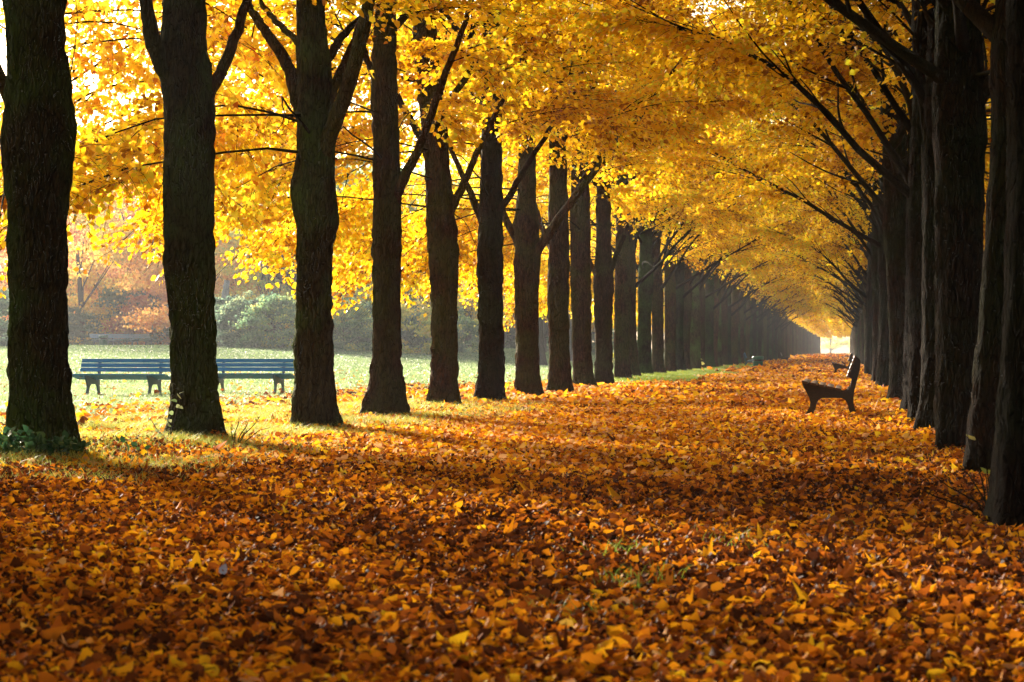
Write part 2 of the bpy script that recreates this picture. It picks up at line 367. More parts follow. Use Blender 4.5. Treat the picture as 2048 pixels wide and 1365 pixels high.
def lime_variant(seed):
    """limb meshes (with their start height) and crown data for one tree; +X = avenue side"""
    rs = np.random.default_rng(seed)
    limbs = []; sec0 = []; secd = []; secl = []
    spec = []
    # (start height, azimuth deg (0 = +X avenue), elevation deg, length, bend)
    for k, (h, az, el, L) in enumerate([(3.35, -15, 52, 6.0), (3.6, 170, 48, 5.2), (3.9, 75, 55, 4.6), (4.3, 25, 55, 6.2), (4.5, -105, 52, 4.6),
                                        (4.9, -40, 56, 6.0), (5.3, 150, 45, 5.4), (5.8, 45, 55, 6.0), (6.3, 205, 50, 5.0), (6.9, -70, 60, 5.0),
                                        (7.5, 10, 62, 5.4), (8.3, 120, 62, 4.6), (9.3, -20, 70, 4.4), (9.9, 200, 66, 4.2), (10.6, 60, 76, 3.8),
                                        (3.7, 195, 12, 4.6), (4.2, 150, 8, 4.6), (4.4, 225, 10, 4.4), (3.9, 250, 14, 3.8), (3.9, 112, 16, 3.8)]):
        a = R(az + rs.normal() * 13); e = R(el + rs.normal() * 6); h = h + rs.normal() * .18
        d = (math.cos(a) * math.cos(e), math.sin(a) * math.cos(e), math.sin(e))
        low = k >= 15
        bend = (math.cos(a) * .2, math.sin(a) * .2, -.28 + rs.normal() * .15) if not low else (0, 0, -.62)
        rr0 = .22 * max(.3, 1 - h / 13)
        pts = curve_limb((d[0] * .05, d[1] * .05, h - .15), d, L * (1 + rs.normal() * .12), bend, 9, .085, rs)
        r0 = (.068 - .003 * h) * (1 if not low else .30); rad = r0 * np.linspace(1, .16, len(pts)); rad[0] *= 1.35
        A = Acc(); tube(A, pts, rad, 8, 0)
        segs = norm(np.diff(pts, axis=0))
        for q in range(15 if not low else 13):
            t = .16 + .84 * (q + rs.random()) / 15
            f = min(t, .999) * 9; i = int(f); p = pts[i] + (pts[i + 1] - pts[i]) * (f - i)
            s = segs[i]
            side = norm(np.cross(s, [0, 0, 1.0])) * (1 if q % 2 else -1)
            dd = norm(s * (.7 + .3 * rs.random()) + side * (.75 + .3 * rs.random()) + np.array([0, 0, rs.normal() * .22 - (.15 if low else 0)]))
            l = (1.0 + 1.2 * rs.random()) * (1.1 - .35 * t)
            sec0.append(p); secd.append(dd); secl.append(l)
            if not low:    # a visible stout side branch in the limb mesh
                bp = curve_limb(p, dd, l, (0, 0, .05), 4, .07, rs); tube(A, bp, r0 * (1 - .6 * t) * .5 * np.linspace(1, .3, 5), 5, 0, False)
        limbs.append((A.mesh('limb', (M['branch'],), True), h, low, az))
    return limbs, np.array(sec0), np.array(secd), np.array(secl)

def crown_mesh(var, seed, nt_per, nleaf, size, kind, twig=True, fold=.3, trim=False):
    _, s0, sd, sl = var
    A = Acc(); N = len(s0)
    global rng
    kz = (s0[:, 2] > zmin(s0[:, 0], s0[:, 1], seed) + .2) & ((s0[:, 0] > -1.5) | (not trim))
    if twig: twigs(A, s0[kz], sd[kz], sl[kz], np.full(kz.sum(), .013), sl[kz] * .18, 1, 4)
    t = rng.random((N, nt_per)) * .92 + .08
    P = s0[:, None] + sd[:, None] * (t * sl[:, None])[..., None]; P[..., 2] -= sl[:, None] * .18 * t ** 2
    side = norm(np.cross(sd, [0, 0, 1.0]))[:, None] * np.where(rng.random((N, nt_per)) > .5, 1, -1)[..., None]
    D = norm(sd[:, None] * .75 + side * (.45 + .5 * rng.random((N, nt_per)))[..., None] + rng.normal(size=(N, nt_per, 3)) * [.15, .15, .32] + [0, 0, -.08])
    L = .35 + .65 * rng.random((N, nt_per))
    P = P.reshape(-1, 3); D = D.reshape(-1, 3); L = L.ravel()
    keep = P[:, 2] > zmin(P[:, 0], P[:, 1], seed) + .1
    if trim: keep &= P[:, 0] > -1.5
    P, D, L = P[keep], D[keep], L[keep]
    if twig: twigs(A, P, D, L, np.full(len(P), .0045), L * .25, 1, 3)
    n = len(P); tt = (np.arange(nleaf)[None, :] + rng.random((n, nleaf))) / nleaf
    Q = P[:, None] + D[:, None] * (tt * L[:, None])[..., None]; Q[..., 2] -= L[:, None] * .25 * tt ** 2
    sd2 = norm(np.cross(D, [0, 0, 1.0]))[:, None] * np.where(np.arange(nleaf) % 2, 1, -1)[None, :, None]
    LA = norm(D[:, None] * .6 + sd2 * .6 + rng.normal(size=(n, nleaf, 3)) * .3 + [0, 0, -.45])
    Nn = norm(rng.normal(size=(n, nleaf, 3)) * .6 + [0, 0, .8] + D[:, None] * .3)
    Q = Q + rng.normal(size=Q.shape) * .04
    Q = Q.reshape(-1, 3); LA = LA.reshape(-1, 3); Nn = Nn.reshape(-1, 3)
    rc = np.hypot(Q[:, 0], Q[:, 1]); kc = rng.random(len(Q)) < np.clip((rc - .5) / 1.3, .12, 1) * np.where((rc < 2.4) & (Q[:, 2] < 7) & (Q[:, 0] > -1), .55, 1); Q, LA, Nn = Q[kc], LA[kc], Nn[kc]
    if trim: keep3 = (Q[:, 0] > -1.2) | (rng.random(len(Q)) < .08); Q, LA, Nn = Q[keep3], LA[keep3], Nn[keep3]
    k2 = (Q[:, 2] > zmin(Q[:, 0], Q[:, 1], seed) - .3) & (rng.random(len(Q)) < np.clip(.95 - (Q[:, 2] - 5.0) / 6.0, .4, .8) * np.where(Q[:, 0] < -1.0, .66, 1.0))
    Q, LA, Nn = Q[k2], LA[k2], Nn[k2]
    S = size * (.65 + .6 * rng.random(len(Q)))
    leaves(A, Q, LA, Nn, S, kind, 0, fold, .3, 1.0)
    return A.mesh('crown', (M['lime'], M['branch'])), len(Q)

VARS = [lime_variant(11 + i) for i in range(5)]
CROWN_HI = [crown_mesh(VARS[i], i, 15, 24, .088, 'fold')[0] for i in range(5)]
CROWN_TRIM = [crown_mesh(VARS[i], i, 15, 24, .088, 'fold', trim=True)[0] for i in (0, 3)]
CROWN_MID = [crown_mesh(VARS[i], i, 12, 10, .15, 'kite')[0] for i in range(4)]
CROWN_LOW = [crown_mesh(VARS[i], i, 6, 5, .30, 'kite', twig=False)[0] for i in range(3)]
TRUNK_HI = [generic_trunk(21 + i, 44, 110, 'bark' if i % 2 else 'barkgreen') for i in range(5)]
TRUNK_SHADED = [generic_trunk(81 + i, 44, 110, 'shadebark') for i in range(5)]
TRUNK_MID = [generic_trunk(41 + i, 20, 34, 'bark' if i % 2 else 'barkgreen') for i in range(4)]
TRUNK_LOW = [generic_trunk(61 + i, 10, 12, 'bark') for i in range(2)]
print('crown hi polys', [len(m.polygons) for m in CROWN_HI])

def part(name, mesh, parent, **kw):
    o = bpy.data.objects.new(name, mesh); COL.objects.link(o); o.parent = parent
    return o

# measured trunk outlines (photograph pixels): (y, left x, right x)
PROF = [
 [(0, 8, 127), (100, 14, 129), (150, 12, 139), (200, 8, 144), (250, 3, 152), (300, 2, 150), (350, 5, 144), (400, 15, 136), (450, 18, 133), (550, 16, 134), (600, 18, 135), (700, 19, 137), (800, 19, 142), (850, 20, 147), (900, 16, 155)],
 [(0, 326, 411), (60, 322, 412), (100, 320, 415), (150, 323, 424), (200, 326, 427), (225, 327, 431), (260, 329, 428), (300, 330, 426), (350, 328, 427), (400, 326, 429), (450, 331, 427), (500, 328, 430), (530, 326, 429), (560, 334, 427), (650, 341, 427), (750, 342, 432), (800, 342, 436), (850, 342, 439), (876, 341, 441)],
 [(0, 594, 646), (50, 592, 650), (120, 594, 662), (200, 596, 664), (250, 595, 667), (300, 593, 669), (350, 588, 669), (385, 581, 671), (410, 583, 675), (435, 591, 677), (460, 594, 672), (500, 594, 663), (600, 591, 662), (700, 590, 663), (800, 589, 667), (850, 586, 675)],
 [(0, 753, 791), (100, 745, 792), (200, 742, 795), (300, 745, 798), (350, 745, 803), (400, 746, 802), (450, 745, 803), (500, 745, 801), (600, 746, 801), (700, 745, 801), (750, 741, 805), (800, 735, 811), (832, 729, 815)],
 [(0, 822, 866), (100, 828, 879), (200, 837, 885), (300, 848, 896), (400, 852, 907), (440, 852, 910), (500, 855, 916), (530, 858, 917), (600, 863, 914), (700, 863, 914), (750, 860, 914), (810, 855, 914)],
 [(300, 962, 1004), (400, 960, 1005), (450, 957, 1005), (540, 953, 1006), (600, 958, 1006), (700, 959, 1008), (750, 957, 1009), (803, 950, 1010)],
 [(380, 1036, 1072), (450, 1028, 1076), (500, 1030, 1081), (530, 1027, 1081), (600, 1029, 1077), (700, 1032, 1078), (750, 1031, 1079), (790, 1030, 1083)],
 [(350, 1098, 1134), (450, 1095, 1137), (520, 1096, 1138), (600, 1095, 1137), (700, 1098, 1138), (750, 1098, 1143), (787, 1093, 1149)],
 [(400, 1142, 1178), (450, 1140, 1182), (600, 1142, 1182), (700, 1145, 1183), (773, 1144, 1188)],
 [(480, 1192, 1222), (570, 1187, 1228), (650, 1190, 1224), (768, 1188, 1227)],
 [(480, 1231, 1258), (600, 1229, 1262), (700, 1228, 1258), (762, 1228, 1262)],
]
BASEY = [903, 875, 851, 831, 809, 801, 789, 786, 772, 767, 761]
# custom forked limbs for the nearest trunks: list of [(x, y, width px), ...] and a drift in depth
LIMBS = {
 0: [([(8, 200, 30), (-40, 60, 26), (-90, -80, 22)], .6)],
 1: [([(325, 150, 36), (305, 85, 34), (291, 0, 25), (272, -110, 20), (262, -220, 16)], -.6), ([(424, 185, 30), (448, 135, 24), (472, 70, 21), (494, 0, 19), (522, -100, 16), (540, -200, 13)], .5)],
 2: [([(604, 245, 32), (592, 190, 26), (571, 118, 25), (530, 60, 20), (497, 12, 17), (470, -60, 14)], .8), ([(655, 285, 40), (680, 215, 32), (708, 140, 30), (734, 30, 26), (752, -70, 22), (760, -190, 16)], -.9),
     ([(656, 215, 26), (672, 165, 20), (700, 105, 18), (722, 45, 15), (755, -40, 12)], .9), ([(655, 130, 22), (672, 90, 18), (700, 55, 14), (735, 20, 10)], 1.4), ([(596, 90, 16), (572, 62, 13), (540, 32, 12), (505, -20, 10)], 1.2)],
 3: [([(797, 390, 24), (806, 358, 22), (838, 300, 18), (864, 225, 16), (890, 150, 14), (930, 50, 11), (950, -30, 9)], -.9), ([(762, 205, 18), (748, 155, 15), (733, 115, 12), (715, 60, 9)], .6)],
 4: [([(903, 425, 20), (925, 375, 16), (948, 320, 13), (985, 240, 11), (1030, 150, 9), (1070, 60, 8)], -.7), ([(848, 300, 20), (828, 250, 15), (800, 205, 13), (780, 150, 10)], .6), ([(884, 220, 16), (930, 160, 13), (975, 90, 11), (1010, 10, 9)], .5)],
 5: [([(972, 460, 20), (955, 420, 17), (935, 370, 12), (905, 310, 10), (880, 230, 8)], .5), ([(998, 420, 16), (1012, 405, 14), (1048, 340, 11), (1100, 260, 9), (1150, 180, 8)], -.6)],
 6: [([(1042, 500, 20), (1022, 460, 16), (1005, 425, 13), (985, 370, 10), (960, 300, 8)], .4), ([(1072, 510, 22), (1090, 478, 19), (1130, 420, 16), (1165, 375, 14), (1230, 290, 12), (1300, 210, 10), (1370, 110, 8)], -.9)],
 7: [([(1102, 500, 14), (1085, 460, 12), (1070, 410, 9)], .3), ([(1128, 430, 14), (1160, 370, 11), (1200, 310, 9), (1260, 240, 7)], -.5)],
 9: [([(1196, 560, 14), (1182, 530, 10), (1160, 480, 8)], .3), ([(1220, 560, 14), (1228, 520, 10), (1250, 470, 8)], -.3)],
}
LABEL_L = ['broad bulging trunk at the left edge of the photo, leafy green plants at its foot',
 'second lime trunk from the left, between the two blue benches, forked near its top',
 'third lime trunk from the left, knobbly swelling halfway up and several steep limbs',
 'fourth lime trunk from the left, straight, widely flared foot, one slim limb to the right',
 'fifth lime trunk from the left, leaning slightly left, bulging at mid height',
 'sixth lime trunk from the left, green streak and a knot below its twin limbs',
 'seventh lime trunk from the left, forked like a Y above a dark hollow',
 'eighth lime trunk from the left, broad flared foot on the leaves',
 'ninth lime trunk from the left, brownish, just left of the slender knobbed one',
 'tenth lime trunk from the left, slender with a swelling below a V fork',
 'eleventh lime trunk from the left, a yellow-green shoot at its left foot',
 'twelfth lime trunk from the left, just right of a low yellow-leaved shoot',
 'thirteenth lime trunk from the left, standing in bright green verge grass',
 'fourteenth lime trunk from the left, overlapping its neighbours above green verge grass']
GL = 'lime trees in the left row of the avenue'; GR = 'lime trees in the right row of the avenue'

def lime_tree(x, y, idx, side, lod, label, group, prof=None, limbs=None):
    z = float(terrain(x, y))
    flip = math.pi if side == 'R' else 0.0
    rs = random.Random(idx * 7 + (3 if side == 'R' else 0))
    root = empty('lime_tree', (x, y, z), 0.0)
    tag(root, label, 'tree', group)
    s = .96 + .1 * rs.random()
    rot = flip + rs.uniform(-.22, .22)
    def put(name, mesh, rz=rot, sc=s):
        o = part(name, mesh, root); o.rotation_euler = (0, 0, rz); o.scale = (sc, sc, sc); return o
    if lod == 0:
        vi = (idx * 3 + (1 if side == 'R' else 0)) % 5; v = VARS[vi]
        if prof:
            Z = (Vector((x, y, 0)) - Vector((0, 0, CH))).dot(FWD)
            hs, cx, rad = [], [], []
            for (py, xl, xr) in reversed(prof):
                h = CH + (704 - py) * Z / F - z
                off = ((xl + xr) / 2 - 1024) * Z / F
                base = (Vector((x, y, 0))).dot(RIGHT)
                o_ = off - base
                hs.append(max(h, 0.0)); cx.append((RIGHT.x * o_, RIGHT.y * o_)); rad.append((xr - xl) / 2 * Z / F * .97)
            hs[0] = 0.0; fl0 = rad[0]
            rad[0] = rad[1] * 1.02 if rad[0] > rad[1] * 1.02 else rad[0]
            htop = hs[-1]; rt = rad[-1]; c = cx[-1]
            for hh, kk in ((htop + 1.6, .86), (htop + 3.4, .66), (htop + 5.4, .42), (max(htop + 7, 11), .16)):
                hs.append(hh); cx.append(c); rad.append(rt * kk)
            me = trunk_mesh('trunk', hs, cx, rad, idx + 5, 56 if idx < 6 else 40, 170 if idx < 6 else 110, 'barkgreen' if idx in (1, 2, 0) else 'bark', disp=.022)
            part('trunk', me, root)
            for (pl, drift) in (limbs or []):
                x0_, y0_, w0_ = pl[0]; ya = y0_ + 1.9 * w0_
                ax = np.interp(ya, [q_[0] for q_ in prof], [(q_[1] + q_[2]) / 2 for q_ in prof])
                pl = [(x0_ + .55 * (ax - x0_), ya, w0_ * .45)] + [(x0_ + .12 * (ax - x0_), y0_, w0_ * .85)] + list(pl[1:])
                n = len(pl); pts = []; rr = []
                for i, (px, py, w) in enumerate(pl):
                    dz = drift * (i / (n - 1)) ** 1.2
                    p = depth_pt(px, py, Z + dz) - Vector((x, y, z)); pts.append(p[:]); rr.append(w / 2 * Z / F)
                pts = np.array(pts); rr = np.array(rr)
                # resample smoothly
                tq = np.linspace(0, n - 1, n * 5); P = np.stack([np.interp(tq, np.arange(n), pts[:, a]) for a in range(3)], -1); q = np.interp(tq, np.arange(n), rr)
                for _ in range(4): P[1:-1] = .25 * P[:-2] + .5 * P[1:-1] + .25 * P[2:]
                P = P + rng.normal(size=P.shape) * .006
                A = Acc(); tube(A, P, q, 12, 0); 
                o = A.build('limb', (M['bark'],), root, smooth_=True)
            lo_cut = 5.2
        else:
            put('trunk', (TRUNK_SHADED if side == 'R' else TRUNK_HI)[(idx + (2 if side == 'R' else 0)) % 5], rot + rs.uniform(-2, 2) * (side == 'R'))
            lo_cut = 0
        trim = side == 'L' and idx in (0, 1)
        if trim: vi = 0 if idx == 0 else 3; v = VARS[vi]
        for (lm, h, low, az) in v[0]:
            if prof and h < lo_cut and not low: continue
            if trim and (low or 90 < az % 360 < 270): continue
            put('limb', lm)
        put('crown', CROWN_TRIM[0 if vi == 0 else 1] if trim else CROWN_HI[vi])
    elif lod == 1:
        vi = (idx * 5 + (1 if side == 'R' else 0)) % 4; v = VARS[vi]
        put('trunk', TRUNK_MID[(idx + 1) % 4])
        for q in (0, 3, 5, 7, 10): put('limb', v[0][q][0])
        put('crown', CROWN_MID[vi])
    else:
        put('trunk', TRUNK_LOW[idx % 2]); put('crown', CROWN_LOW[(idx * 2 + (side == 'R')) % 3])
    return root

STEP = 4.9
LX = None; last = None
for i, by in enumerate(BASEY):
    cxp = (PROF[i][-1][1] + PROF[i][-1][2]) / 2
    g = base_pt(cxp, by, .24)
    lime_tree(g.x, g.y, i, 'L', 0, LABEL_L[i], GL, PROF[i], LIMBS.get(i))
    last = g
    print('L', i, round(g.x, 2), round(g.y, 2))
ORD = {11: LABEL_L[11], 12: LABEL_L[12], 13: LABEL_L[13]}
y = last.y; i = 11
NL = []
while y < 575:
    y += STEP + random.uniform(-.25, .25)
    x = -7.02 + random.uniform(-.1, .1)
    lod = 0 if y < 82 else (1 if y < 230 else 2)
    lab = ORD.get(i) or ('dark lime trunk in the crowded middle of the left row, behind green verge grass' if y < 145 else 'distant dark lime trunk merging into the left row far down the avenue')
    lime_tree(x, y, i, 'L', lod, lab, GL); i += 1
# one tree of the left row before the frame, it shades the foreground
lime_tree(-7.0, 14.2, 90, 'L', 0, 'lime tree of the left row just outside the left edge, nearest the camera', GL)
RB = [(1994, 1060), (1936, 947), (1875, 901), (1845, 861), (1819, 843), (1807, 824), (1776, 807), (1754, 776), (1741, 768), (1730, 753)]
LABEL_R = ['nearest right-row lime trunk, cut by the right edge, bare twiggy shoots beside its foot',
 'second right-row lime trunk, very dark and broad, behind the single pale leaf',
 'third right-row lime trunk, greenish with a broad dark foot, right of the slim one',
 'fourth right-row lime trunk, greenish bark, leaning right up to a big fork',
 'fifth right-row lime trunk, narrow brown slice between wider dark trunks',
 'sixth right-row lime trunk, a thin sliver just beyond the near dark bench',
 'seventh right-row lime trunk, broad and brown, behind the backrest of the near dark bench',
 'eighth right-row lime trunk, brownish with a dark left neighbour beyond the near bench',
 'ninth right-row lime trunk, slim and pale brown at its left side',
 'tenth right-row lime trunk, at the left edge of the dark right row']
for i, (px, py) in enumerate(RB):
    g = base_pt(px, py, .22); Zr = g.dot(FWD); g = base_pt(px + .27 * F / Zr, py, .22)
    X = g.x
    lime_tree(X, g.y, i, 'R', 0, LABEL_R[i], GR); print('R', i, round(X, 2), round(g.y, 2)); last = g
y = last.y; i = 10
while y < 560:
    y += STEP + random.uniform(-.25, .25)
    lod = 0 if y < 100 else (1 if y < 230 else 2)
    lab = 'dark lime tree far down the right row, its trunk hidden behind nearer ones' if y < 200 else 'distant lime tree merging into the right row near the bright end of the avenue'
    lime_tree(1.22 + random.uniform(-.08, .08), y, i, 'R', lod, lab, GR); i += 1
lime_tree(1.25, 6.2, 91, 'R', 0, 'lime tree of the right row just outside the right edge, beside the camera', GR)

for k, (xx, yy) in enumerate([(-7.0, 9.3), (-7.0, 4.4), (-7.05, -.5), (-7.0, -5.4), (1.2, 1.2), (1.2, -3.7), (1.2, -8.6)]):
    lime_tree(xx, yy, 70 + k, 'L' if xx < 0 else 'R', 1, ('left-row' if xx < 0 else 'right-row') + ' lime tree out of view behind the camera', GL if xx < 0 else GR)
for k in range(13):  # unseen trees added to keep sky light off the right-row trunks
    lime_tree(6.2 + .3 * math.sin(k * 2), -6 + k * 6.1, 300 + k, 'R', 1, 'unseen tree added outside the right row to shade its trunks', 'added shade trees outside the right row')
# ------------------------------------------------------------------ maple behind the first trunk
def maple_tree():
    p = on_ground_at(72, 27.5); root = empty('maple_tree', p)
    tag(root, 'yellow maple with jagged leaves against the sky between the first two left trunks', 'tree')
    hs = [0, 1, 2, 3, 4, 5.5, 7]; rad = [.16, .14, .13, .12, .11, .08, .03]
    me = trunk_mesh('trunk', hs, [(0, 0)] * 7, rad, 9, 20, 50, 'bark'); part('trunk', me, root)
    rs = np.random.default_rng(5); S0 = []; SD = []; SL = []
    for k in range(36):
        h = 2.7 + 4.6 * rs.random(); a = rs.uniform(0, 2 * math.pi) if k > 20 else R(9) + rs.normal() * .5
        e = R(rs.uniform(8, 68)); d = (math.cos(a) * math.cos(e), math.sin(a) * math.cos(e), math.sin(e))
        L = 2.6 + 1.4 * rs.random(); pts = curve_limb((0, 0, h), d, L, (0, 0, -.9), 8, .09, rs)
        A = Acc(); tube(A, pts, .017 * np.linspace(1, .15, 9), 6, 0)
        segs = norm(np.diff(pts, axis=0))
        for q in range(9):
            t = .04 + .96 * (q + rs.random()) / 9; f = min(t, .99) * 8; i = int(f); pp = pts[i] + (pts[i + 1] - pts[i]) * (f - i)
            sd_ = norm(np.cross(segs[i], [0, 0, 1.])) * (1 if q % 2 else -1)
            S0.append(pp); SD.append(norm(segs[i] * .8 + sd_ * .8 + np.array([0, 0, -.25 + rs.normal() * .25]))); SL.append(.6 + .7 * rs.random())
        A.build('limb', (M['branch'],), root, smooth_=True)
    S0 = np.array(S0); SD = np.array(SD); SL = np.array(SL); n = len(S0)
    A = Acc(); twigs(A, S0, SD, SL, np.full(n, .006), SL * .25, 1, 4)
    tt = rng.random((n, 30)); Q = S0[:, None] + SD[:, None] * (tt * SL[:, None])[..., None]; Q[..., 2] -= SL[:, None] * .25 * tt ** 2
    Q = Q + rng.normal(size=Q.shape) * .09; Q = Q.reshape(-1, 3)
    keep = Q[:, 2] > 2.25 + .3 * np.sin(Q[:, 0] * 3); Q = Q[keep]; m = len(Q)
    leaves(A, Q, norm(rng.normal(size=(m, 3)) * .5 + [0, 0, -.8]), norm(rng.normal(size=(m, 3)) + [0, -.4, .2]), .085 * (.6 + .7 * rng.random(m)), 'maple', 0, .12, .2)
    A.build('crown', (M['maple'], M['branch']), root)
maple_tree()

# ------------------------------------------------------------------ woodland across the lawn
def forest_crown(seed, n, rx, ry, z0, z1, leaf, lobes, lr, mat):
    rs = np.random.default_rng(seed); A = Acc()
    C = []; Rl = []
    for k in range(lobes):
        z = rs.random(); 
        prof = math.sqrt(max(0.05, 1 - (2 * (z ** .8) - .75) ** 2 / 1.6))
        a = rs.uniform(0, 2 * math.pi); rr = prof * (.45 + .55 * math.sqrt(rs.random()))
        C.append((math.cos(a) * rx * rr, math.sin(a) * ry * rr, z0 + (z1 - z0) * z)); Rl.append(lr * (.6 + .8 * rs.random()))
    C = np.array(C); Rl = np.array(Rl)
    w = Rl ** 2 / (Rl ** 2).sum(); idx = rs.choice(lobes, n, p=w)
    d = norm(rs.normal(size=(n, 3))); d[:, 2] = np.abs(d[:, 2]) * 1.1 - .45; d = norm(d)
    r = Rl[idx] * (rs.random(n) ** .35) * (1 + .32 * rs.normal(size=n))
    P = C[idx] + d * r[:, None] * [1.15, 1.15, .62]
    P[:, 2] = np.maximum(P[:, 2], z0 * .4 + .05)
    rn = np.clip(.5 * rs.random(lobes)[idx] + .5 * rs.random(n), 0, 1)
    leaves(A, P, norm(rs.normal(size=(n, 3)) + [0, 0, -.4]), norm(d + rs.normal(size=(n, 3)) * .7), leaf * (.6 + .8 * rs.random(n)), 'kite', 0, .3, .3, 1.5, rn)
    return A, C

def forest_tree_meshes(seed, H, rx, z0, n, leaf, lobes, lr):
    A, C = forest_crown(seed, n, rx, rx, z0, H - lr * .5, leaf, lobes, lr, 0)
    crown = A.mesh('crown', (M['green'],))
    rs = np.random.default_rng(seed + 100)
    T = Acc(); pts = curve_limb((0, 0, -.3), (0, 0, 1), H * .8, (.1, .05, 0), 10, .04, rs); tube(T, pts, H * .018 * np.linspace(1.2, .2, 11), 10, 0)
    trunk = T.mesh('trunk', (M['wood'],), True)
    L = Acc()
    for k in rs.choice(len(C), min(16, len(C)), replace=False):
        c = C[k]; j = int(np.clip(c[2] / (H * .8) * 10 - 3, 1, 8)); p0 = pts[j]
        mid = (p0 + c) / 2 + [0, 0, -.1 * H * .1]
        tq = np.linspace(0, 1, 6)[:, None]; P = (1 - tq) ** 2 * p0 + 2 * tq * (1 - tq) * mid + tq ** 2 * c
        tube(L, P, H * .006 * np.linspace(1, .25, 6), 5, 0, False)
    limb = L.mesh('limb', (M['wood'],), True)
    return crown, trunk, limb

FT = {  # name: (crown, trunk, limb, nominal height)
 'tall': forest_tree_meshes(1, 20, 5.6, 3.0, 13000, .27, 64, 1.9) + (20,),
 'tall2': forest_tree_meshes(2, 20, 6.4, 2.4, 13000, .27, 58, 2.1) + (20,),
 'skirt': forest_tree_meshes(3, 18, 5.8, .4, 15000, .26, 80, 1.5) + (18,),
 'round': forest_tree_meshes(4, 13, 5.2, 1.4, 11000, .24, 56, 1.6) + (13,),
 'bush': forest_tree_meshes(5, 5, 3.3, .1, 7000, .20, 60, .62) + (5,),
 'bush2': forest_tree_meshes(6, 5, 3.9, .1, 7500, .20, 70, .66) + (5,),
}
wood_n = [0]
def wood_tree(kind, px, Z, H, mat, label, name='woodland_tree', cat='tree', group='trees of the wood across the lawn', rz=None, wx=1.0):
    cr, tr, li, h0 = FT[kind]; p = on_ground_at(px, Z)
    root = empty(name, p, 0); tag(root, label, cat, group); s = H / h0; wood_n[0] += 1
    rz = wood_n[0] * 2.4 if rz is None else rz
    for nm, me, mt in (('trunk', tr, None), ('limb', li, None), ('crown', cr, mat)):
        if 'bush' in kind and nm == 'trunk': continue
        o = part(nm if nm != 'limb' or 'bush' not in kind else 'stem', me, root); o.scale = (s * wx, s * wx, s); o.rotation_euler = (0, 0, rz)
        if mt: o.material_slots[0].link = 'OBJECT'; o.material_slots[0].material = M[mt]
    return root
W = wood_tree
W('tall2', -30, 180, 19, 'rust', 'reddish brown tree across the lawn at the left edge, left of the first trunk')
W('skirt', 165, 196, 16, 'gold', 'golden drooping tree touching the ground left of the three far benches')
W('tall', 245, 208, 19, 'orange', 'tall orange-brown tree rising behind the three far benches')
W('tall2', 330, 205, 18, 'rust', 'tall rusty tree behind the far benches, half hidden by the second trunk')
W('round', 395, 176, 13, 'orange', 'low orange tree hidden mostly by the second trunk')
W('tall', 462, 195, 18, 'gold', 'tall yellow-gold tree behind the pale bare trunk')
W('tall2', 548, 166, 15, 'yellowgreen', 'yellow-green tree with a heavy leaning dark limb, left of the third trunk')
W('round', 520, 178, 12, 'gold', 'small golden tree under the leaning dark limb')
W('tall2', 640, 185, 16, 'green', 'tall green tree hidden mostly by the third trunk')
W('skirt', 700, 165, 15, 'green', 'bluish green tree with scattered yellow sprays, right of the third trunk')
W('tall', 765, 195, 17, 'green', 'tall dull green tree hidden mostly by the fourth trunk')
W('round', 815, 158, 12, 'yellowgreen', 'half-yellow bushy tree between the fourth and fifth trunks')
W('tall2', 850, 200, 17, 'green', 'dark green tree rising behind the half-yellow bushy one')
W('tall', 935, 180, 15, 'gold', 'yellow tree with bare drooping twigs between the fifth and sixth trunks')
W('tall2', 1000, 215, 22, 'green', 'hazy green tree hidden mostly by the sixth trunk')
W('tall', 1085, 190, 17, 'yellowgreen', 'yellowish tree with a dark trunk foot between the seventh and eighth trunks')
W('tall2', 1160, 230, 20, 'gold', 'pale gold tree glimpsed between the eighth and ninth trunks')
W('tall', 1210, 250, 20, 'yellowgreen', 'pale yellow-green tree glimpsed right of the ninth trunk')
# second rank closing the gaps
for k, px in enumerate(range(-160, 1190, 66)):
    W(('tall', 'tall2')[k % 2], px, 232 + 14 * math.sin(k * 2.1), (16 if px < 420 else 14) + 1.5 * math.sin(k * 1.3), ('orange', 'gold', 'rust', 'orange')[k % 4] if px < 330 else ('gold', 'yellowgreen', 'green', 'gold')[k % 4], 'tall hazy tree in the back rank of the wood, glimpsed between nearer crowns')
for k, px in enumerate(range(-200, 1200, 58)):
    W('bush' if k % 2 else 'bush2', px, 226 + 6 * math.sin(k * 1.7), 7 + math.sin(k * 2.3), 'darkgreen' if k % 3 else 'green', 'dim bush deep in the wood, filling the gap under the back trees', 'bush', 'bush', 'bushes deep in the wood')
for k, (bx, by_, bh) in enumerate([(-12.6, 13.0, 5.6), (-12.9, 9.0, 5.6)]):  # unseen bushes added so their shade falls on the near leaves
    r_ = W('bush' if k % 2 else 'bush2', 72, 27.5, bh, 'yellowgreen', 'unseen tall bush added for shade, lawn side just outside the left edge of the photo', 'bush', 'bush', 'bushes outside the left edge', wx=.66)
    r_.location = (bx, by_, 0)
for k, (bx, by_, bh) in enumerate([(-13.9, 23.6, 8.6), (-13.4, 18.2, 8.4)]):  # unseen trees added to keep direct sun off the foreground
    r_ = W('round', 72, 27.5, bh, 'yellowgreen', 'unseen small round tree added for shade, lawn side just outside the left edge of the photo', 'woodland_tree', 'tree', 'shade trees added outside the left edge', wx=.68)
    r_.location = (bx, by_, 0)
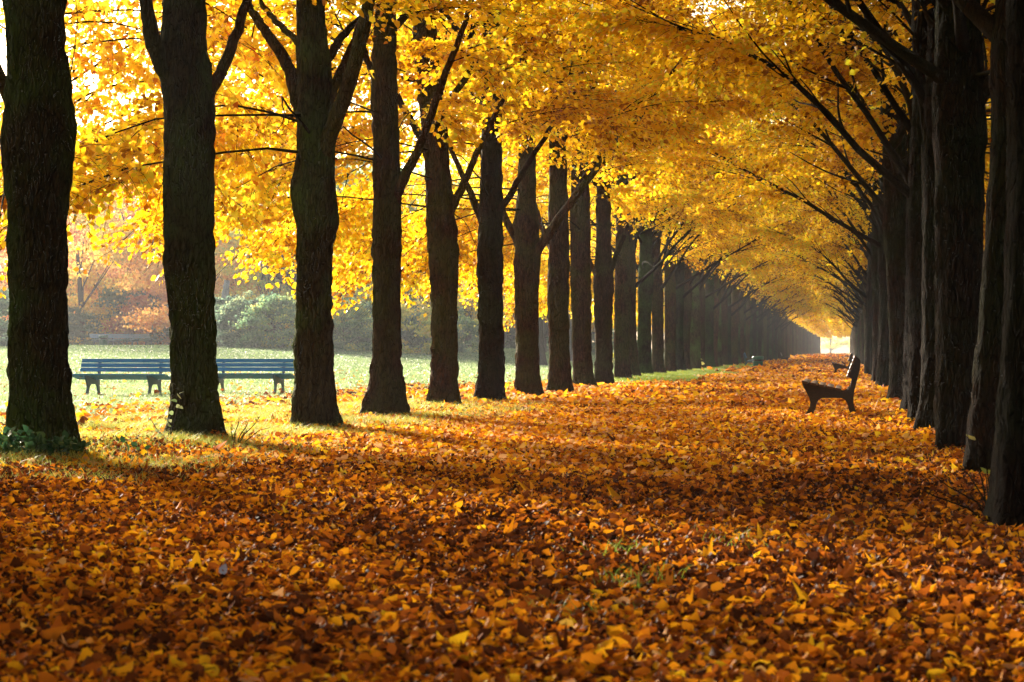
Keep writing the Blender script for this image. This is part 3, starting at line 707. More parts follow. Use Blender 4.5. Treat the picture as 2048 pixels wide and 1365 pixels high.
# bushes
GB = 'bushes along the edge of the wood'
for px, Z, H, mt, lb, kd in [(-10, 150, 4.2, 'darkgreen', 'dark bush at the left edge below the reddish tree', 'bush'), (135, 190, 3.6, 'darkgreen', 'dark green bush left of the three far benches', 'bush2'),
    (262, 196, 6.0, 'darkgreen', 'dark green bush directly behind the three far benches', 'bush'), (318, 194, 5.4, 'rust', 'reddish bush right of the three far benches', 'bush2'),
    (366, 190, 4.6, 'darkgreen', 'dark bush hidden mostly by the second trunk', 'bush'), (455, 150, 3.6, 'darkgreen', 'blue-green bush just right of the second trunk', 'bush2'),
    (505, 146, 4.0, 'darkgreen', 'broad blue-green bush above the right blue bench', 'bush'), (560, 142, 3.6, 'green', 'yellow-tipped bush just left of the third trunk', 'bush2'),
    (690, 142, 3.6, 'green', 'green bush just right of the third trunk', 'bush'), (735, 147, 3.2, 'darkgreen', 'dark bush just left of the fourth trunk', 'bush2'),
    (825, 142, 3.6, 'yellowgreen', 'low yellowish bush between the fourth and fifth trunks', 'bush'), (860, 146, 3.2, 'darkgreen', 'low dark bush just left of the fifth trunk', 'bush2'),
    (930, 160, 2.8, 'green', 'low green bush between the fifth and sixth trunks', 'bush'), (1022, 250, 6, 'darkgreen', 'hazy blue bush between the sixth and seventh trunks', 'bush2'),
    (1190, 262, 6.5, 'green', 'hazy green bush between the ninth and tenth trunks', 'bush'), (1095, 270, 6, 'darkgreen', 'hazy blue bush between the seventh and eighth trunks', 'bush')]:
    W(kd, px, Z, H, mt, lb, 'bush', 'bush', GB)

def bare_trunk(name, label, pts, rad, px, Z, mat, extra=()):
    p = on_ground_at(px, Z); root = empty(name, p); tag(root, label, 'tree')
    A = Acc(); P = [tuple(depth_pt(a, b, Z + c) - p) for a, b, c in pts]
    P[0] = (P[0][0], P[0][1], -.2)
    n = len(P); tq = np.linspace(0, n - 1, n * 4); PP = np.stack([np.interp(tq, np.arange(n), np.array(P)[:, a]) for a in range(3)], -1)
    for _ in range(3): PP[1:-1] = .25 * PP[:-2] + .5 * PP[1:-1] + .25 * PP[2:]
    tube(A, PP + rng.normal(size=PP.shape) * .02, np.interp(tq, np.arange(n), rad), 12)
    A.build('trunk', (M[mat],), root, smooth_=True)
    for e in extra:
        E = Acc(); Q = np.array([tuple(depth_pt(a, b, Z + c) - p) for a, b, c, _ in e]); w = np.array([q[3] for q in e])
        tq = np.linspace(0, len(Q) - 1, len(Q) * 4); Q2 = np.stack([np.interp(tq, np.arange(len(Q)), Q[:, a]) for a in range(3)], -1)
        for _ in range(2): Q2[1:-1] = .25 * Q2[:-2] + .5 * Q2[1:-1] + .25 * Q2[2:]
        tube(E, Q2, np.interp(tq, np.arange(len(Q)), w), 8); E.build('limb', (M[mat],), root, smooth_=True)
    return root
bare_trunk('leaning_tree', 'dark leaning tree across the lawn, forked limbs showing left of the third trunk', [(640, 700, 0), (625, 620, 0), (598, 572, 0), (565, 548, 0), (545, 538, 0)], [.62, .55, .5, .4, .3], 640, 138, 'wood',
    extra=[[(550, 540, 0, .26), (532, 537, 0, .22), (524, 560, .5, .08)], [(550, 540, 0, .2), (575, 520, 0, .16), (592, 508, .4, .1)], [(590, 560, 0, .3), (594, 525, 0, .24), (590, 480, 1, .14)], [(536, 537, 0, .14), (526, 500, 0, .08), (512, 488, 1, .04)]])
bare_trunk('birch_stump', 'short pale dead trunk standing among bushes right of the second trunk', [(447, 690, 0), (447, 640, 0), (450, 590, 0), (454, 562, 0)], [.34, .3, .26, .2], 447, 151, 'pale')
bare_trunk('slanting_tree', 'grey slanting tree in the haze between the sixth and seventh trunks', [(1048, 708, 0), (1040, 655, 0), (1026, 610, 0), (1012, 570, 0), (1000, 500, 0)], [.55, .42, .5, .55, .4], 1048, 160, 'wood')
bare_trunk('park_tree', 'dark tree trunk on the lawn between the seventh and eighth trunks', [(1083, 712, 0), (1080, 690, 0), (1079, 640, 0), (1077, 560, 0)], [.42, .22, .2, .18], 1083, 125, 'wood')
bare_trunk('slim_tree', 'slim dark tree trunk glimpsed between the eighth and ninth trunks', [(1141, 714, 0), (1141, 690, 0), (1140, 640, 0), (1140, 560, 0)], [.34, .24, .22, .2], 1141, 150, 'wood')

# trees beyond the far end of the avenue
for k, (xo, yy, H, mt) in enumerate([(-20, 760, 22, 'gold'), (-6, 840, 20, 'yellowgreen'), (6, 800, 18, 'gold'), (16, 740, 22, 'orange'), (-34, 720, 22, 'green'), (28, 700, 20, 'gold')]):
    cr, tr, li, h0 = FT[('tall', 'tall2')[k % 2]]
    root = empty('woodland_tree', (xo, yy, float(terrain(xo, yy)))); tag(root, 'pale tree in bright haze beyond the open end of the avenue', 'tree', 'trees beyond the end of the avenue')
    for nm, me in (('trunk', tr), ('limb', li), ('crown', cr)):
        o = part(nm, me, root); o.scale = (H / h0,) * 3
        if nm == 'crown': o.material_slots[0].link = 'OBJECT'; o.material_slots[0].material = M[mt]

# ------------------------------------------------------------------ benches
SIDE = [(895, 757), (903, 742), (962, 745), (1040, 762), (1130, 782), (1220, 803), (1335, 830), (1352, 852), (1385, 856), (1420, 838), (1452, 800), (1473, 755), (1482, 700), (1486, 690), (1452, 680), (1447, 665), (1470, 600), (1500, 515), (1528, 448), (1545, 440), (1572, 458), (1583, 485), (1578, 560), (1562, 640), (1545, 700), (1530, 760), (1512, 830), (1502, 900), (1500, 960), (1507, 1030), (1525, 1090), (1565, 1145), (1562, 1160), (1520, 1160), (1470, 1128), (1452, 1085), (1440, 1030), (1422, 975), (1395, 940), (1360, 924), (1250, 921), (1130, 924), (1090, 945), (1062, 985), (1045, 1040), (1035, 1090), (1030, 1135), (1005, 1148), (955, 1150), (905, 1152), (900, 1140), (950, 1090), (985, 1030), (992, 975), (978, 920), (945, 850), (915, 800)]
U = .00120
SIDE_M = [((x - 1230) * U, (1152 - y) * U) for x, y in SIDE]   # local: +a toward the back, z up

def extrude_poly(acc, poly, x0, x1, mat=0):
    """polygon in (y,z), extruded along x"""
    from mathutils.geometry import tessellate_polygon
    n = len(poly); V = [(x0, a, b) for a, b in poly] + [(x1, a, b) for a, b in poly]
    tri = tessellate_polygon([[Vector((a, b, 0)) for a, b in poly]])
    acc.add(V, np.array(list(tri) + [(c + n, b + n, a + n) for a, b, c in tri]), mat)
    m = acc.n
    acc.add(V, np.array([(i, (i + 1) % n, (i + 1) % n + n, i + n) for i in range(n)]), mat)

def box_rot(acc, c, sx, sy, sz, ang, bev=.006, mat=0):
    """bar along x with bevelled section, rotated about x by ang"""
    hy, hz = sy / 2, sz / 2
    sec = [(-hy + bev, -hz), (hy - bev, -hz), (hy, -hz + bev), (hy, hz - bev), (hy - bev, hz), (-hy + bev, hz), (-hy, hz - bev), (-hy, -hz + bev)]
    ca, sa = math.cos(ang), math.sin(ang)
    sec = [(c[1] + a * ca - b * sa, c[2] + a * sa + b * ca) for a, b in sec]
    n = 8; V = [(c[0] - sx / 2, a, b) for a, b in sec] + [(c[0] + sx / 2, a, b) for a, b in sec]
    acc.add(V, np.array([(i, (i + 1) % n, (i + 1) % n + n, i + n) for i in range(n)]), mat)
    acc.add(V[:n], np.arange(n)[::-1][None, :].copy(), mat); acc.add(V[n:], np.arange(n)[None, :], mat)

def make_bench_meshes(iron, wood, length=2.5, spread=1.6):
    seat = Acc(); back = Acc(); side = Acc()
    extrude_poly(side, SIDE_M, -.022, .022)
    # seat slats lie along the seat line
    pa = np.array([(935 - 1230) * U, (1152 - 733) * U]); pb = np.array([(1325 - 1230) * U, (1152 - 815) * U]); ang = math.atan2(pb[1] - pa[1], pb[0] - pa[0])
    for k in range(5):
        c = pa + (pb - pa) * (k / 4); box_rot(seat, (0, c[0], c[1]), length, .082, .034, ang)
    # backrest: three planks on the front edge of the upright
    qa = np.array([(1454 - 1230) * U, (1152 - 640) * U]); qb = np.array([(1521 - 1230) * U, (1152 - 462) * U]); ang2 = math.atan2(qb[1] - qa[1], qb[0] - qa[0])
    nrm = np.array([-math.sin(ang2), math.cos(ang2)]) * .012
    for k in range(3):
        c = qa + (qb - qa) * (k / 2) + nrm; box_rot(back, (0, c[0], c[1]), length, .097, .032, ang2)
    for sx in (-spread / 2, spread / 2):     # bolt heads
        for k in range(3):
            c = qa + (qb - qa) * (k / 2) + nrm * 2.6; box_rot(back, (sx, c[0], c[1]), .02, .02, .012, ang2, .003)
    return seat.mesh('seat', (M[wood],)), back.mesh('backrest', (M[wood],)), side.mesh('side_frame', (M[iron],)), spread
M['hazepaint'] = paint_mat('haze_lightened_blue_paint', (.20, .36, .48), (.30, .44, .54), .4)  # bench blue lightened in the colour itself for distance haze and sky light
BM = {'hazepaint': make_bench_meshes('blueiron', 'hazepaint'), 'blue': make_bench_meshes('blueiron', 'bluepaint'), 'dark': make_bench_meshes('blackiron', 'brownpaint')}
def bench(kind, loc, rz, label, group, sc=1.0):
    """faces local -Y"""
    st, bk, sd, sp = BM[kind]; root = empty('park_bench', loc, rz); tag(root, label, 'bench', group)
    for nm, me, x in (('seat', st, 0), ('backrest', bk, 0), ('side_frame', sd, -sp / 2), ('side_frame', sd, sp / 2)):
        o = part(nm, me, root); o.location = (x, 0, 0)
    root.scale = (sc, sc, sc)
    return root
def face_cam(p): return math.atan2(p.x, -p.y) * -1
G1 = 'blue benches on the lawn edge'; G2 = 'benches far across the lawn'; G3 = 'dark benches along the avenue'
b = ground_pt(247, 791, 0); bench('blue', (b.x, b.y, float(terrain(b.x, b.y))), YAW - .27, 'left one of two blue slatted benches on the lawn, between the first and second trunks', G1, .92)
b = ground_pt(497, 787, 0); bench('blue', (b.x, b.y, float(terrain(b.x, b.y))), YAW - .24, 'right one of two blue slatted benches on the lawn, ending behind the third trunk', G1, .92)
for px, lb in ((208, 'leftmost far bench across the lawn, partly behind a green litter bin'), (246, 'middle one of the three far benches across the lawn'), (284, 'rightmost of the three far benches across the lawn')):
    b = on_ground_at(px, 174); b.z += .02; bench('hazepaint', b, YAW + 1.05, lb, G2, 1.08)
def side_bench(px, py, rz, label, kind='dark', sc=1.0):
    b = ground_pt(px, py, 0); b.z = float(terrain(b.x, b.y)) + .005; return bench(kind, b, rz, label, G3, sc)
def rot_off(b0, dy): return b0
# right-hand benches face -X: local -Y -> -X  (rz = -90 deg)
for (px, py, zz, lab) in ((1661, 837, 30.0, 'large dark bench nearest the camera on the right, seen end-on'), (1692, 752, 0, 'second dark bench on the right, seen end-on beyond the nearest one'), (1701, 719, 0, 'farthest small dark bench on the right, near the bright end of the avenue')):
    b = ground_pt(px, py, 0)
    if zz == 0: b = ground_pt(px - 8 * (py - 704) / 48, py, 0)
    bench('dark', (b.x, b.y + .78, float(terrain(b.x, b.y))), -math.pi / 2, lab, G3)
p = depth_pt(1501, 704, 128); bench('blue', (p.x, p.y, float(terrain(p.x, p.y))), math.pi / 2 + .06, 'bluish bench behind the green litter bin on the left verge', G3)
p = depth_pt(1569, 704, 196); bench('dark', (p.x, p.y, float(terrain(p.x, p.y))), math.pi / 2, 'small dark bench on the left verge beyond the green litter bin', G3)

# ------------------------------------------------------------------ litter bins
def lathe(acc, prof, n=28, mat=0):
    th = np.arange(n) * 2 * math.pi / n; V = []
    for r, z in prof: V += [(r * math.cos(t), r * math.sin(t), z) for t in th]
    m = len(prof); i = np.arange(m - 1)[:, None] * n; j = np.arange(n)[None, :]; k = (np.arange(n) + 1)[None, :] % n
    acc.add(V, np.stack([i + j, i + k, i + n + k, i + n + j], -1).reshape(-1, 4), mat)
def bin_(loc, label, h=.85, r=.34):
    root = empty('litter_bin', loc); tag(root, label, 'litter bin', 'green litter bins')
    a = Acc(); lathe(a, [(0.01, .02), (r * .86, .02), (r * .92, .06), (r * .95, h * .52), (r, h * .54), (r, h * .60), (r * .9, h * .60), (r * .85, h * .3)]); a.build('body', (M['greenpaint'],), root, smooth_=False)
    a = Acc(); lathe(a, [(r * .5, h * .3), (r * .72, h * .35), (r * .72, h * .80), (r * .5, h * .80)]); a.build('liner', (M['darkin'],), root)
    a = Acc(); lathe(a, [(r * .98, h * .74), (r * 1.06, h * .75), (r * 1.06, h * .98), (r * .9, h), (.01, h * 1.02)]); lathe(a, [(r * .98, h * .74), (r * .6, h * .82)]); a.build('lid', (M['greenpaint'],), root)
p = depth_pt(1516, 704, 120); bin_((p.x, p.y, float(terrain(p.x, p.y))), 'round green litter bin on the left verge beside a bluish bench', .68, .30)
p = on_ground_at(207, 171); bin_(p, 'green litter bin in front of the leftmost far bench across the lawn', .85, .36)
# short green post behind the third trunk
p = ground_pt(664, 786, 0); root = empty('wooden_post', (p.x, p.y, 0)); tag(root, 'short mossy green post just behind the right side of the third trunk', 'post')
a = Acc(); tube(a, [(0, 0, -.1), (0, 0, .2), (.005, 0, .4), (.004, 0, .46)], [.065, .062, .06, .055], 12); a.build('shaft', (M['postgreen'],), root, smooth_=True)
a = Acc(); tube(a, [(.004, 0, .463), (.004, 0, .48), (.004, 0, .49)], [.066, .066, .05], 12); a.build('cap', (M['postgreen'],), root)

# ------------------------------------------------------------------ fallen leaves
def in_view(x, y, margin):
    d = np.stack([x, y], -1); z = d @ np.array([FWD.x, FWD.y]); r = d @ np.array([RIGHT.x, RIGHT.y])
    return (np.abs(r) < z * .243 + margin) & (z > 3.2)
def litter_band(acc, y0, y1, x0, x1, dens, size, kind, margin=1.6, tilt=.5, lift=.03, keepf=None, bias=0.0, small=False):
    n = int((y1 - y0) * (x1 - x0) * dens); x = rng.uniform(x0, x1, n); y = rng.uniform(y0, y1, n)
    k = in_view(x, y, margin)
    if keepf is not None: k &= rng.random(n) < keepf(x, y)
    x, y = x[k], y[k]; n = len(x)
    mound = .5 + .5 * np.sin(x * 2.3 + np.sin(y * 1.1) * 2) * np.sin(y * 1.9 + x)
    z = terrain(x, y) + .008 + lift * rng.random(n) * (0.4 + mound)
    a = rng.uniform(0, 2 * math.pi, n); A = np.stack([np.cos(a), np.sin(a), rng.normal(size=n) * tilt * .6], -1)
    N = norm(np.stack([rng.normal(size=n) * tilt, rng.normal(size=n) * tilt, np.ones(n)], -1))
    S = size * np.clip(np.exp(rng.normal(size=n) * .38 - .05), .35, 1.6)
    # patches: browner, brighter
    pt = np.sin(x * .9 + np.sin(y * .6) * 2) * np.sin(y * .7 + 1) 
    rn = np.clip(rng.random(n) * .86 + .07 + bias + .13 * pt + np.where(rng.random(n) < .04, .3, 0), 0, 1)
    leaves(acc, np.stack([x, y, z], -1), A, N, S, kind, 0, .45, .75, 1.0, rn)
    return n
verge = lambda x, y: np.where(x < -5.6, .42, 1.0) * np.where((x < -4.7 - .5 * np.sin(y * .35)) & (y > 60 + 3 * np.sin(x * 2)) & (y < 142), .07, 1.0)
lawnf = lambda x, y: np.clip(1 - (-8.3 - x) / 5.5, 0, 1) ** 1.6 * np.where((y > 78), .5, 1.0) * .8
A = Acc(); n = 0
n += litter_band(A, 3, 16, -9, 4.5, 1900, .039, 'litter', tilt=.5, lift=.04, bias=-.13)
n += litter_band(A, 3, 20, -9, 4.5, 900, .022, 'fold', tilt=.9, lift=.055, bias=-.4)
n += litter_band(A, 3, 16, -9, 4.5, 9, .068, 'maple', tilt=.4, lift=.04)
n += litter_band(A, 16, 36, -9, 4.5, 860, .047, 'litter', keepf=verge, tilt=.6, lift=.04, bias=.13)
n += litter_band(A, 16, 36, -9, 4.5, 7, .075, 'maple', lift=.03, tilt=.35, keepf=verge)
n += litter_band(A, 36, 90, -9, 3, 230, .095, 'fold', lift=.05, keepf=verge, bias=.16)
n += litter_band(A, 90, 260, -8.5, 2.0, 55, .19, 'fold', lift=.05, keepf=verge)
n += litter_band(A, 260, 560, -8.5, 2.0, 18, .42, 'fold', lift=.05)
n += litter_band(A, 14, 60, -24, -8.6, 130, .08, 'fold', keepf=lawnf, lift=.05)
n += litter_band(A, 20, 90, -40, -9.5, 1.6, .08, 'fold', lift=.06)
def loose(pts, size, bias=0.1, flat=.5):
    m_ = len(pts); a = rng.uniform(0, 2 * math.pi, m_)
    leaves(A, pts, np.stack([np.cos(a), np.sin(a), rng.normal(size=m_) * .25 * flat], -1), norm(np.stack([rng.normal(size=m_) * flat, rng.normal(size=m_) * flat, np.ones(m_)], -1)),
           size * (.7 + .6 * rng.random(m_)), 'litter', 0, .4, .6, 1.0, np.clip(rng.random(m_) * .86 + .07 + bias, 0, 1))
for o_ in [o for o in COL.objects if o.name.startswith('lime_tree') and o.parent is None and 6 < o.location.y < 62]:
    m_ = int(320 if o_.location.y < 30 else 160); r_ = .27 + np.abs(rng.normal(size=m_)) * .22; a_ = rng.uniform(0, 2 * math.pi, m_)
    x_ = o_.location.x + r_ * np.cos(a_); y_ = o_.location.y + r_ * np.sin(a_)
    h_ = .11 * np.exp(-((r_ - .25) / .16) ** 2) * (.55 + .45 * np.sin(a_ * 3 + o_.location.y))
    loose(np.stack([x_, y_, terrain(x_, y_) + .02 + h_ * rng.random(m_)], -1), .052 if o_.location.y < 30 else .06, .02, .6)
for o_ in [o for o in COL.objects if o.name.startswith('park_bench') and o.parent is None and o.location.y < 90]:
    m_ = 9; mw = Matrix.Translation(o_.location) @ Matrix.Rotation(o_.rotation_euler.z, 4, 'Z')
    P_ = np.array([tuple(mw @ (Vector((rng.uniform(-1.1, 1.1), q_, .455 - (q_ + .3) * .23 + .025)) * o_.scale.x)) for q_ in rng.uniform(-.3, .06, m_)])
    loose(P_, .06, .3, .15)
print('litter leaves', n)
tag(A.build('fallen_leaves', (M['litter'],)), 'orange and brown fallen leaves covering the avenue and its verges', 'fallen leaves', kind='stuff')

# ------------------------------------------------------------------ grass
def grass_band(acc, y0, y1, x0, x1, dens, h, w, keepf=None, margin=1.5, rmean=.5):
    n = int((y1 - y0) * (x1 - x0) * dens); x = rng.uniform(x0, x1, n); y = rng.uniform(y0, y1, n)
    k = in_view(x, y, margin)
    if keepf is not None: k &= rng.random(n) < keepf(x, y)
    x, y = x[k], y[k]; n = len(x); z = terrain(x, y)
    a = rng.uniform(0, 2 * math.pi, n); lean = rng.normal(size=(n, 2)) * .45; hh = h * (.5 + .8 * rng.random(n))
    D = np.stack([lean[:, 0], lean[:, 1], np.ones(n)], -1); S = np.stack([np.cos(a), np.sin(a), np.zeros(n)], -1) * (w / 2)
    P = np.stack([x, y, z - .005], -1); mid = P + D * (hh * .55)[:, None]; tip = P + D * hh[:, None] + np.stack([lean[:, 0], lean[:, 1], -.3 * np.ones(n)], -1) * (hh * .45)[:, None]
    V = np.stack([P - S, P + S, mid + S * .7, mid - S * .7, tip], 1)
    rn = np.clip(rng.random(n) * .7 + rmean - .35, 0, 1); i = np.arange(n)[:, None] * 5
    acc.add(V.reshape(-1, 3), i + np.array([[0, 1, 2, 3]]), 0, rn)
    acc.f.append(((i + np.array([[3, 2, 4]]) + acc.n - len(V.reshape(-1, 3))).astype(np.int32), np.zeros(n, np.int32), rn.astype(np.float32)))
patch = lambda x, y: np.clip(.55 + .9 * np.sin(x * 1.7 + y * .8) * np.sin(y * 1.15 - x), .05, 1)
A = Acc()
grass_band(A, 14, 40, -9.8, -4.6, 900, .125, .0065, lambda x, y: patch(x, y) * np.clip((-4.4 - x) / 1.4, 0, 1) * np.where(y > 34, .4, 1), rmean=.75)
grass_band(A, 40, 66, -9.4, -5.8, 130, .10, .012, lambda x, y: patch(x, y) * .6, rmean=.65)
grass_band(A, 58, 145, -8.8, -4.0, 330, .15, .02, lambda x, y: np.clip((-4.6 - .5 * np.sin(y * .35) - x) / .6, 0, 1) * np.clip((y - 58) / 8, 0, 1), rmean=.38)
grass_band(A, 150, 240, -8.6, -5.9, 90, .13, .04, lambda x, y: patch(x, y), rmean=.5)
for gx, gy, nb, sd in ((1240, 1120, 70, .08), (1262, 1178, 110, .09), (1500, 1110, 60, .15), (1150, 1240, 60, .12), (1400, 1085, 50, .2), (1715, 1065, 14, .1), (430, 905, 120, .2), (165, 925, 160, .25), (1820, 880, 20, .1), (2010, 1040, 60, .2)):
    g = ground_pt(gx, gy, 0); x = g.x + rng.normal(size=nb) * sd; y = g.y + rng.normal(size=nb) * sd; 
    a = rng.uniform(0, 2 * math.pi, nb); lean = rng.normal(size=(nb, 2)) * .4; hh = .10 * (.5 + .8 * rng.random(nb))
    D = np.stack([lean[:, 0], lean[:, 1], np.ones(nb)], -1); S = np.stack([np.cos(a), np.sin(a), np.zeros(nb)], -1) * .0025
    P = np.stack([x, y, terrain(x, y)], -1); mid = P + D * (hh * .55)[:, None]; tip = P + D * hh[:, None] + np.stack([lean[:, 0], lean[:, 1], -.3 * np.ones(nb)], -1) * (hh * .45)[:, None]
    V = np.stack([P - S, P + S, mid + S * .7, mid - S * .7, tip], 1); base = A.n; i = np.arange(nb)[:, None] * 5; rn = rng.random(nb).astype(np.float32) * .6
    A.add(V.reshape(-1, 3), i + np.array([[0, 1, 2, 3]]), 0, rn); A.f.append(((i + np.array([[3, 2, 4]]) + base).astype(np.int32), np.zeros(nb, np.int32), rn))
tag(A.build('verge_grass', (M['grass'],)), 'green and yellow grass blades growing through the leaves along the left row of trunks', 'grass', kind='stuff')
A = Acc()
grass_band(A, 22, 60, -28, -8.2, 230, .075, .011, lambda x, y: np.clip((-8.0 - x) / 2.5, .0, 1), rmean=.6)
grass_band(A, 60, 120, -52, -8.2, 55, .11, .03, rmean=.55, margin=3)
grass_band(A, 120, 200, -85, -8.2, 16, .07, .10, rmean=.5, margin=4)
tag(A.build('lawn_grass', (M['dewgrass'],)), 'pale dewy grass of the open lawn beyond the left row of trunks', 'grass', kind='stuff')

# ------------------------------------------------------------------ small plants, twigs
def shoot(name, px, py, Z, label, stems, mat, leafsize, seed, group=None, nl=4, zc=None, wide=1.0):
    rs = np.random.default_rng(seed); p = depth_pt(px, py, Z); p.z = float(terrain(p.x, p.y))
    root = empty(name, p); tag(root, label, 'plant', group); A = Acc(); P = []; D = []
    for (dx, dy, h) in stems:
        pts = np.array([(0, 0, -.02), (dx * .35, dy * .35, h * .45), (dx * .75, dy * .75, h * .8), (dx, dy, h)]) + rs.normal(size=(4, 3)) * .01
        A = Acc(); tube(A, pts, [.006, .005, .004, .002], 5); A.build('stem', (M['branch'],), root)
        for q in range(nl):
            t = .45 + .55 * (q + .7) / nl * 1.0; f = min(t, .999) * 3; i = int(f); P.append(pts[i] + (pts[i + 1] - pts[i]) * (f - i)); D.append(norm(np.array([rs.normal(), rs.normal(), .2 + rs.normal() * .3])))
    if nl:
        B = Acc(); n = len(P); leaves(B, np.array(P), np.array(D), norm(rs.normal(size=(n, 3)) * .5 + [0, -.6, .8]), leafsize * (.6 + .8 * rs.random(n)), 'litter', 0, .2, .3, wide); B.build('foliage', (M[mat],), root)
    return root
Z2 = 20.95
shoot('tree_shoot', 338, 870, Z2, 'pale-leaved shoot at the left foot of the second left-row trunk', [(.10, -.05, .42), (-.22, 0, .26), (.02, -.1, .25), (.16, -.05, .52), (-.1, -.1, .14)], 'paleshoot', .055, 1, nl=3)
shoot('dry_stems', 470, 872, Z2, 'thin dry stems just right of the second left-row trunk', [(.05, 0, .3), (.15, 0, .26), (.26, 0, .3), (-.05, .05, .22), (.34, .05, .2), (.1, .1, .18)], 'shoot', .03, 2, nl=1)
shoot('tree_shoot', 1236, 755, 74, 'yellow-green shoot at the left foot of the eleventh left-row trunk', [(-.2, 0, .75), (.15, -.1, .5), (.35, -.1, .4), (0, 0, .6)], 'shoot', .17, 3, nl=6)
shoot('tree_shoot', 1272, 752, 78, 'low yellow-leaved shoot between the eleventh and twelfth left-row trunks', [(-.15, 0, .35), (.15, -.1, .3), (.3, 0, .45)], 'shoot', .19, 4, nl=6)
shoot('tree_shoot', 1392, 742, 103, 'upright yellow-green shoot among the green verge grass', [(0, 0, .95), (-.3, 0, .5), (.3, 0, .4), (.05, .1, .7)], 'shoot', .2, 5, nl=6)
shoot('bare_sapling', 1995, 1035, 11.6, 'bare twiggy shoots by the foot of the nearest right trunk', [(-.20, .1, .36), (-.34, .1, .30), (-.08, 0, .42), (-.44, .1, .22), (.02, .2, .4), (-.14, .05, .2)], 'paleshoot', .08, 6, nl=0)
shoot('bare_sapling', 1985, 980, 12.4, 'thin arching shoot with two yellowish leaves in front of the second right trunk', [(-.16, 0, .52), (-.05, 0, .30)], 'shoot', .075, 8, nl=1)
shoot('lawn_weed', 1012, 790, 45, 'lone dry weed stalk on the lawn edge between the sixth and seventh trunks', [(.1, 0, .35), (-.12, 0, .2)], 'shoot', .06, 9, nl=2)
# glossy ground cover at the foot of the first trunk
p = depth_pt(72, 905, 18.35); p.z = float(terrain(p.x, p.y)); rs = np.random.default_rng(3); root = empty('ground_cover', p); tag(root, 'glossy dark green leafy plants around the foot of the first left trunk', 'plant')
A = Acc(); B = Acc(); P = []; D = []
for k in range(70):
    x0 = rs.normal() * .28 - .02; y0 = -abs(rs.normal() * .16) - .34 + .25 * min(1, abs(x0) * 1.5); h = .08 + .20 * rs.random() * (1 if x0 < .1 else .6); q = np.array([(x0, y0, -.02), (x0 + rs.normal() * .04, y0 - .03, h * .6), (x0 + rs.normal() * .08, y0 - .06, h)])
    tube(A, q, [.003, .0025, .0015], 4)
    for j in range(6): P.append(q[1] + (q[2] - q[1]) * rs.random() * 1.1); D.append(norm(rs.normal(size=3) + [0, 0, .2]))
n = len(P); leaves(B, np.array(P), np.array(D), norm(rs.normal(size=(n, 3)) * .5 + [0, -.3, 1]), .065 * (.6 + .7 * rs.random(n)), 'litter', 0, .2, .25, .8)
A.build('stem', (M['branch'],), root); B.build('foliage', (M['ivy'],), root)
def stick(pa, pb, Z, r, bend, label):
    a = ground_pt(*pa); b = ground_pt(*pb); A = Acc(); t = np.linspace(0, 1, 8)[:, None]
    P = np.array(a) * (1 - t) + np.array(b) * t; P[:, 2] = terrain(P[:, 0], P[:, 1]) + .04 + bend * np.sin(t[:, 0] * math.pi) ; P -= np.array(a)
    tube(A, P, r * np.linspace(1.1, .6, 8), 7); o = A.build('fallen_twig', (M['branch'],), None, tuple(a), True); tag(o, label, 'twig', 'twigs on the leaves')
stick((1725, 932), (1757, 952), 0, .009, .05, 'curved dark twig lying on the leaves right of the near dark bench')
stick((908, 836), (942, 841), 0, .025, .02, 'dark piece of bark lying on the leaves below the fifth left trunk')
g = ground_pt(443, 1178); A = Acc()
leaves(A, np.array([[0, 0, .03]]), np.array([[.5, -.2, .9]]), np.array([[.2, -1, .2]]), np.array([.05]), 'litter', 0, .3, .3, .8)
tag(A.build('paper_scrap', (M['paper'],), None, (g.x, g.y, .03)), 'tiny crumpled bluish white paper scrap lying among leaves in the foreground', 'litter')

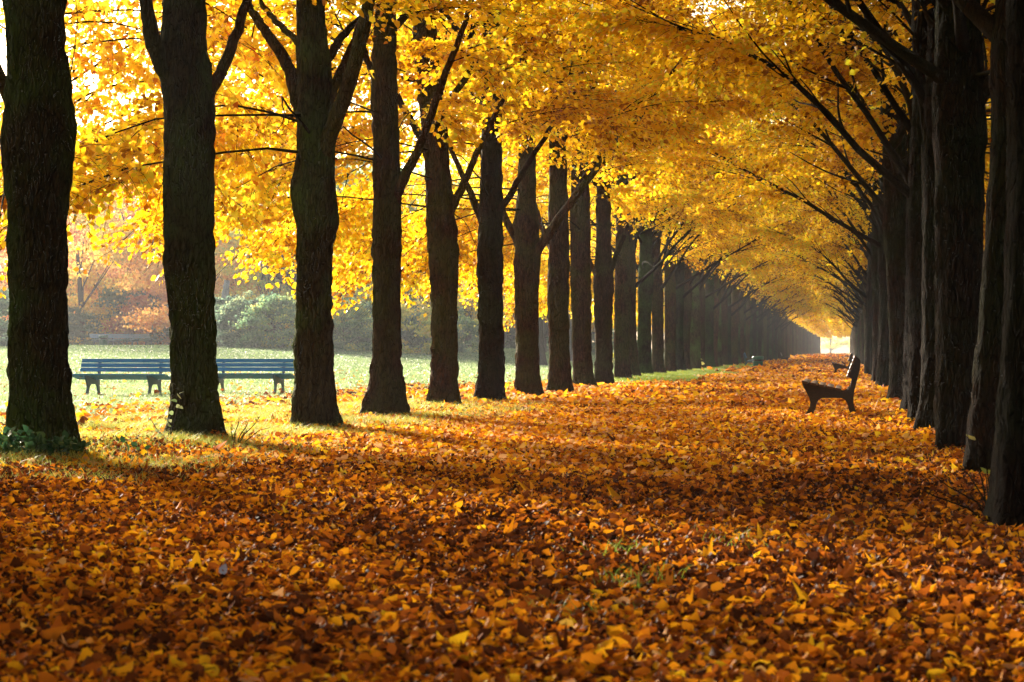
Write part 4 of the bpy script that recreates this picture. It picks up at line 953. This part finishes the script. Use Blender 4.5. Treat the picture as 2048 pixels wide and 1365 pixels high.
# ------------------------------------------------------------------ haze
a = Acc(); hx = EXT + 20; z0, z1 = -2.0, 32.0; y0, y1 = -270, EXT + 20
a.add([(-hx, y0, z0), (hx, y0, z0), (hx, y1, z0), (-hx, y1, z0), (-hx, y0, z1), (hx, y0, z1), (hx, y1, z1), (-hx, y1, z1)], np.array([(3, 2, 1, 0), (4, 5, 6, 7), (0, 1, 5, 4), (1, 2, 6, 5), (2, 3, 7, 6), (3, 0, 4, 7)]))
m, nt, out = newmat('morning_haze'); pv = nt.nodes.new('ShaderNodeVolumePrincipled'); pv.inputs['Color'].default_value = (.86, .90, .97, 1); pv.inputs['Density'].default_value = .0004; pv.inputs['Anisotropy'].default_value = .2
nt.links.new(pv.outputs[0], out.inputs['Volume'])
tag(a.build('haze', (m,)), 'thin bluish morning haze over the lawn and down the avenue', 'haze', kind='stuff')

# ------------------------------------------------------------------ light
EL, AZ = R(15.0), R(-33.0)       # azimuth from +Y, negative = left
sd = Vector((math.sin(AZ) * math.cos(EL), math.cos(AZ) * math.cos(EL), math.sin(EL)))
w = bpy.data.worlds.new('World'); SC.world = w; w.use_nodes = True; nt = w.node_tree
bg = nt.nodes.get('Background') or nt.nodes.new('ShaderNodeBackground'); sky = nt.nodes.new('ShaderNodeTexSky'); sky.sky_type = 'NISHITA'; sky.sun_disc = False
sky.sun_elevation = EL; sky.sun_rotation = AZ; sky.air_density = 1.0; sky.dust_density = 3.0; sky.ozone_density = 1.0
nt.links.new(sky.outputs[0], bg.inputs['Color']); bg.inputs['Strength'].default_value = .06
sl = bpy.data.lights.new('sun', 'SUN'); so = bpy.data.objects.new('sun', sl); COL.objects.link(so); sl.energy = 5.0; sl.angle = R(7.0); sl.color = (1, .86, .68)
so.rotation_euler = sd.to_track_quat('Z', 'Y').to_euler()

# ------------------------------------------------------------------ render settings
SC.render.engine = 'CYCLES'; cy = SC.cycles
cy.max_bounces = 8; cy.diffuse_bounces = 4; cy.glossy_bounces = 2; cy.transmission_bounces = 6; cy.volume_bounces = 0; cy.transparent_max_bounces = 4
cy.use_denoising = True; cy.sample_clamp_indirect = 6; cy.caustics_reflective = False; cy.caustics_refractive = False
try: cy.denoiser = 'OPENIMAGEDENOISE'
except Exception: pass
SC.render.film_transparent = False
vs = SC.view_settings; vs.view_transform = 'Standard'; vs.look = 'None'; vs.gamma = 1.0; vs.use_curve_mapping = False; vs.exposure = 2.4
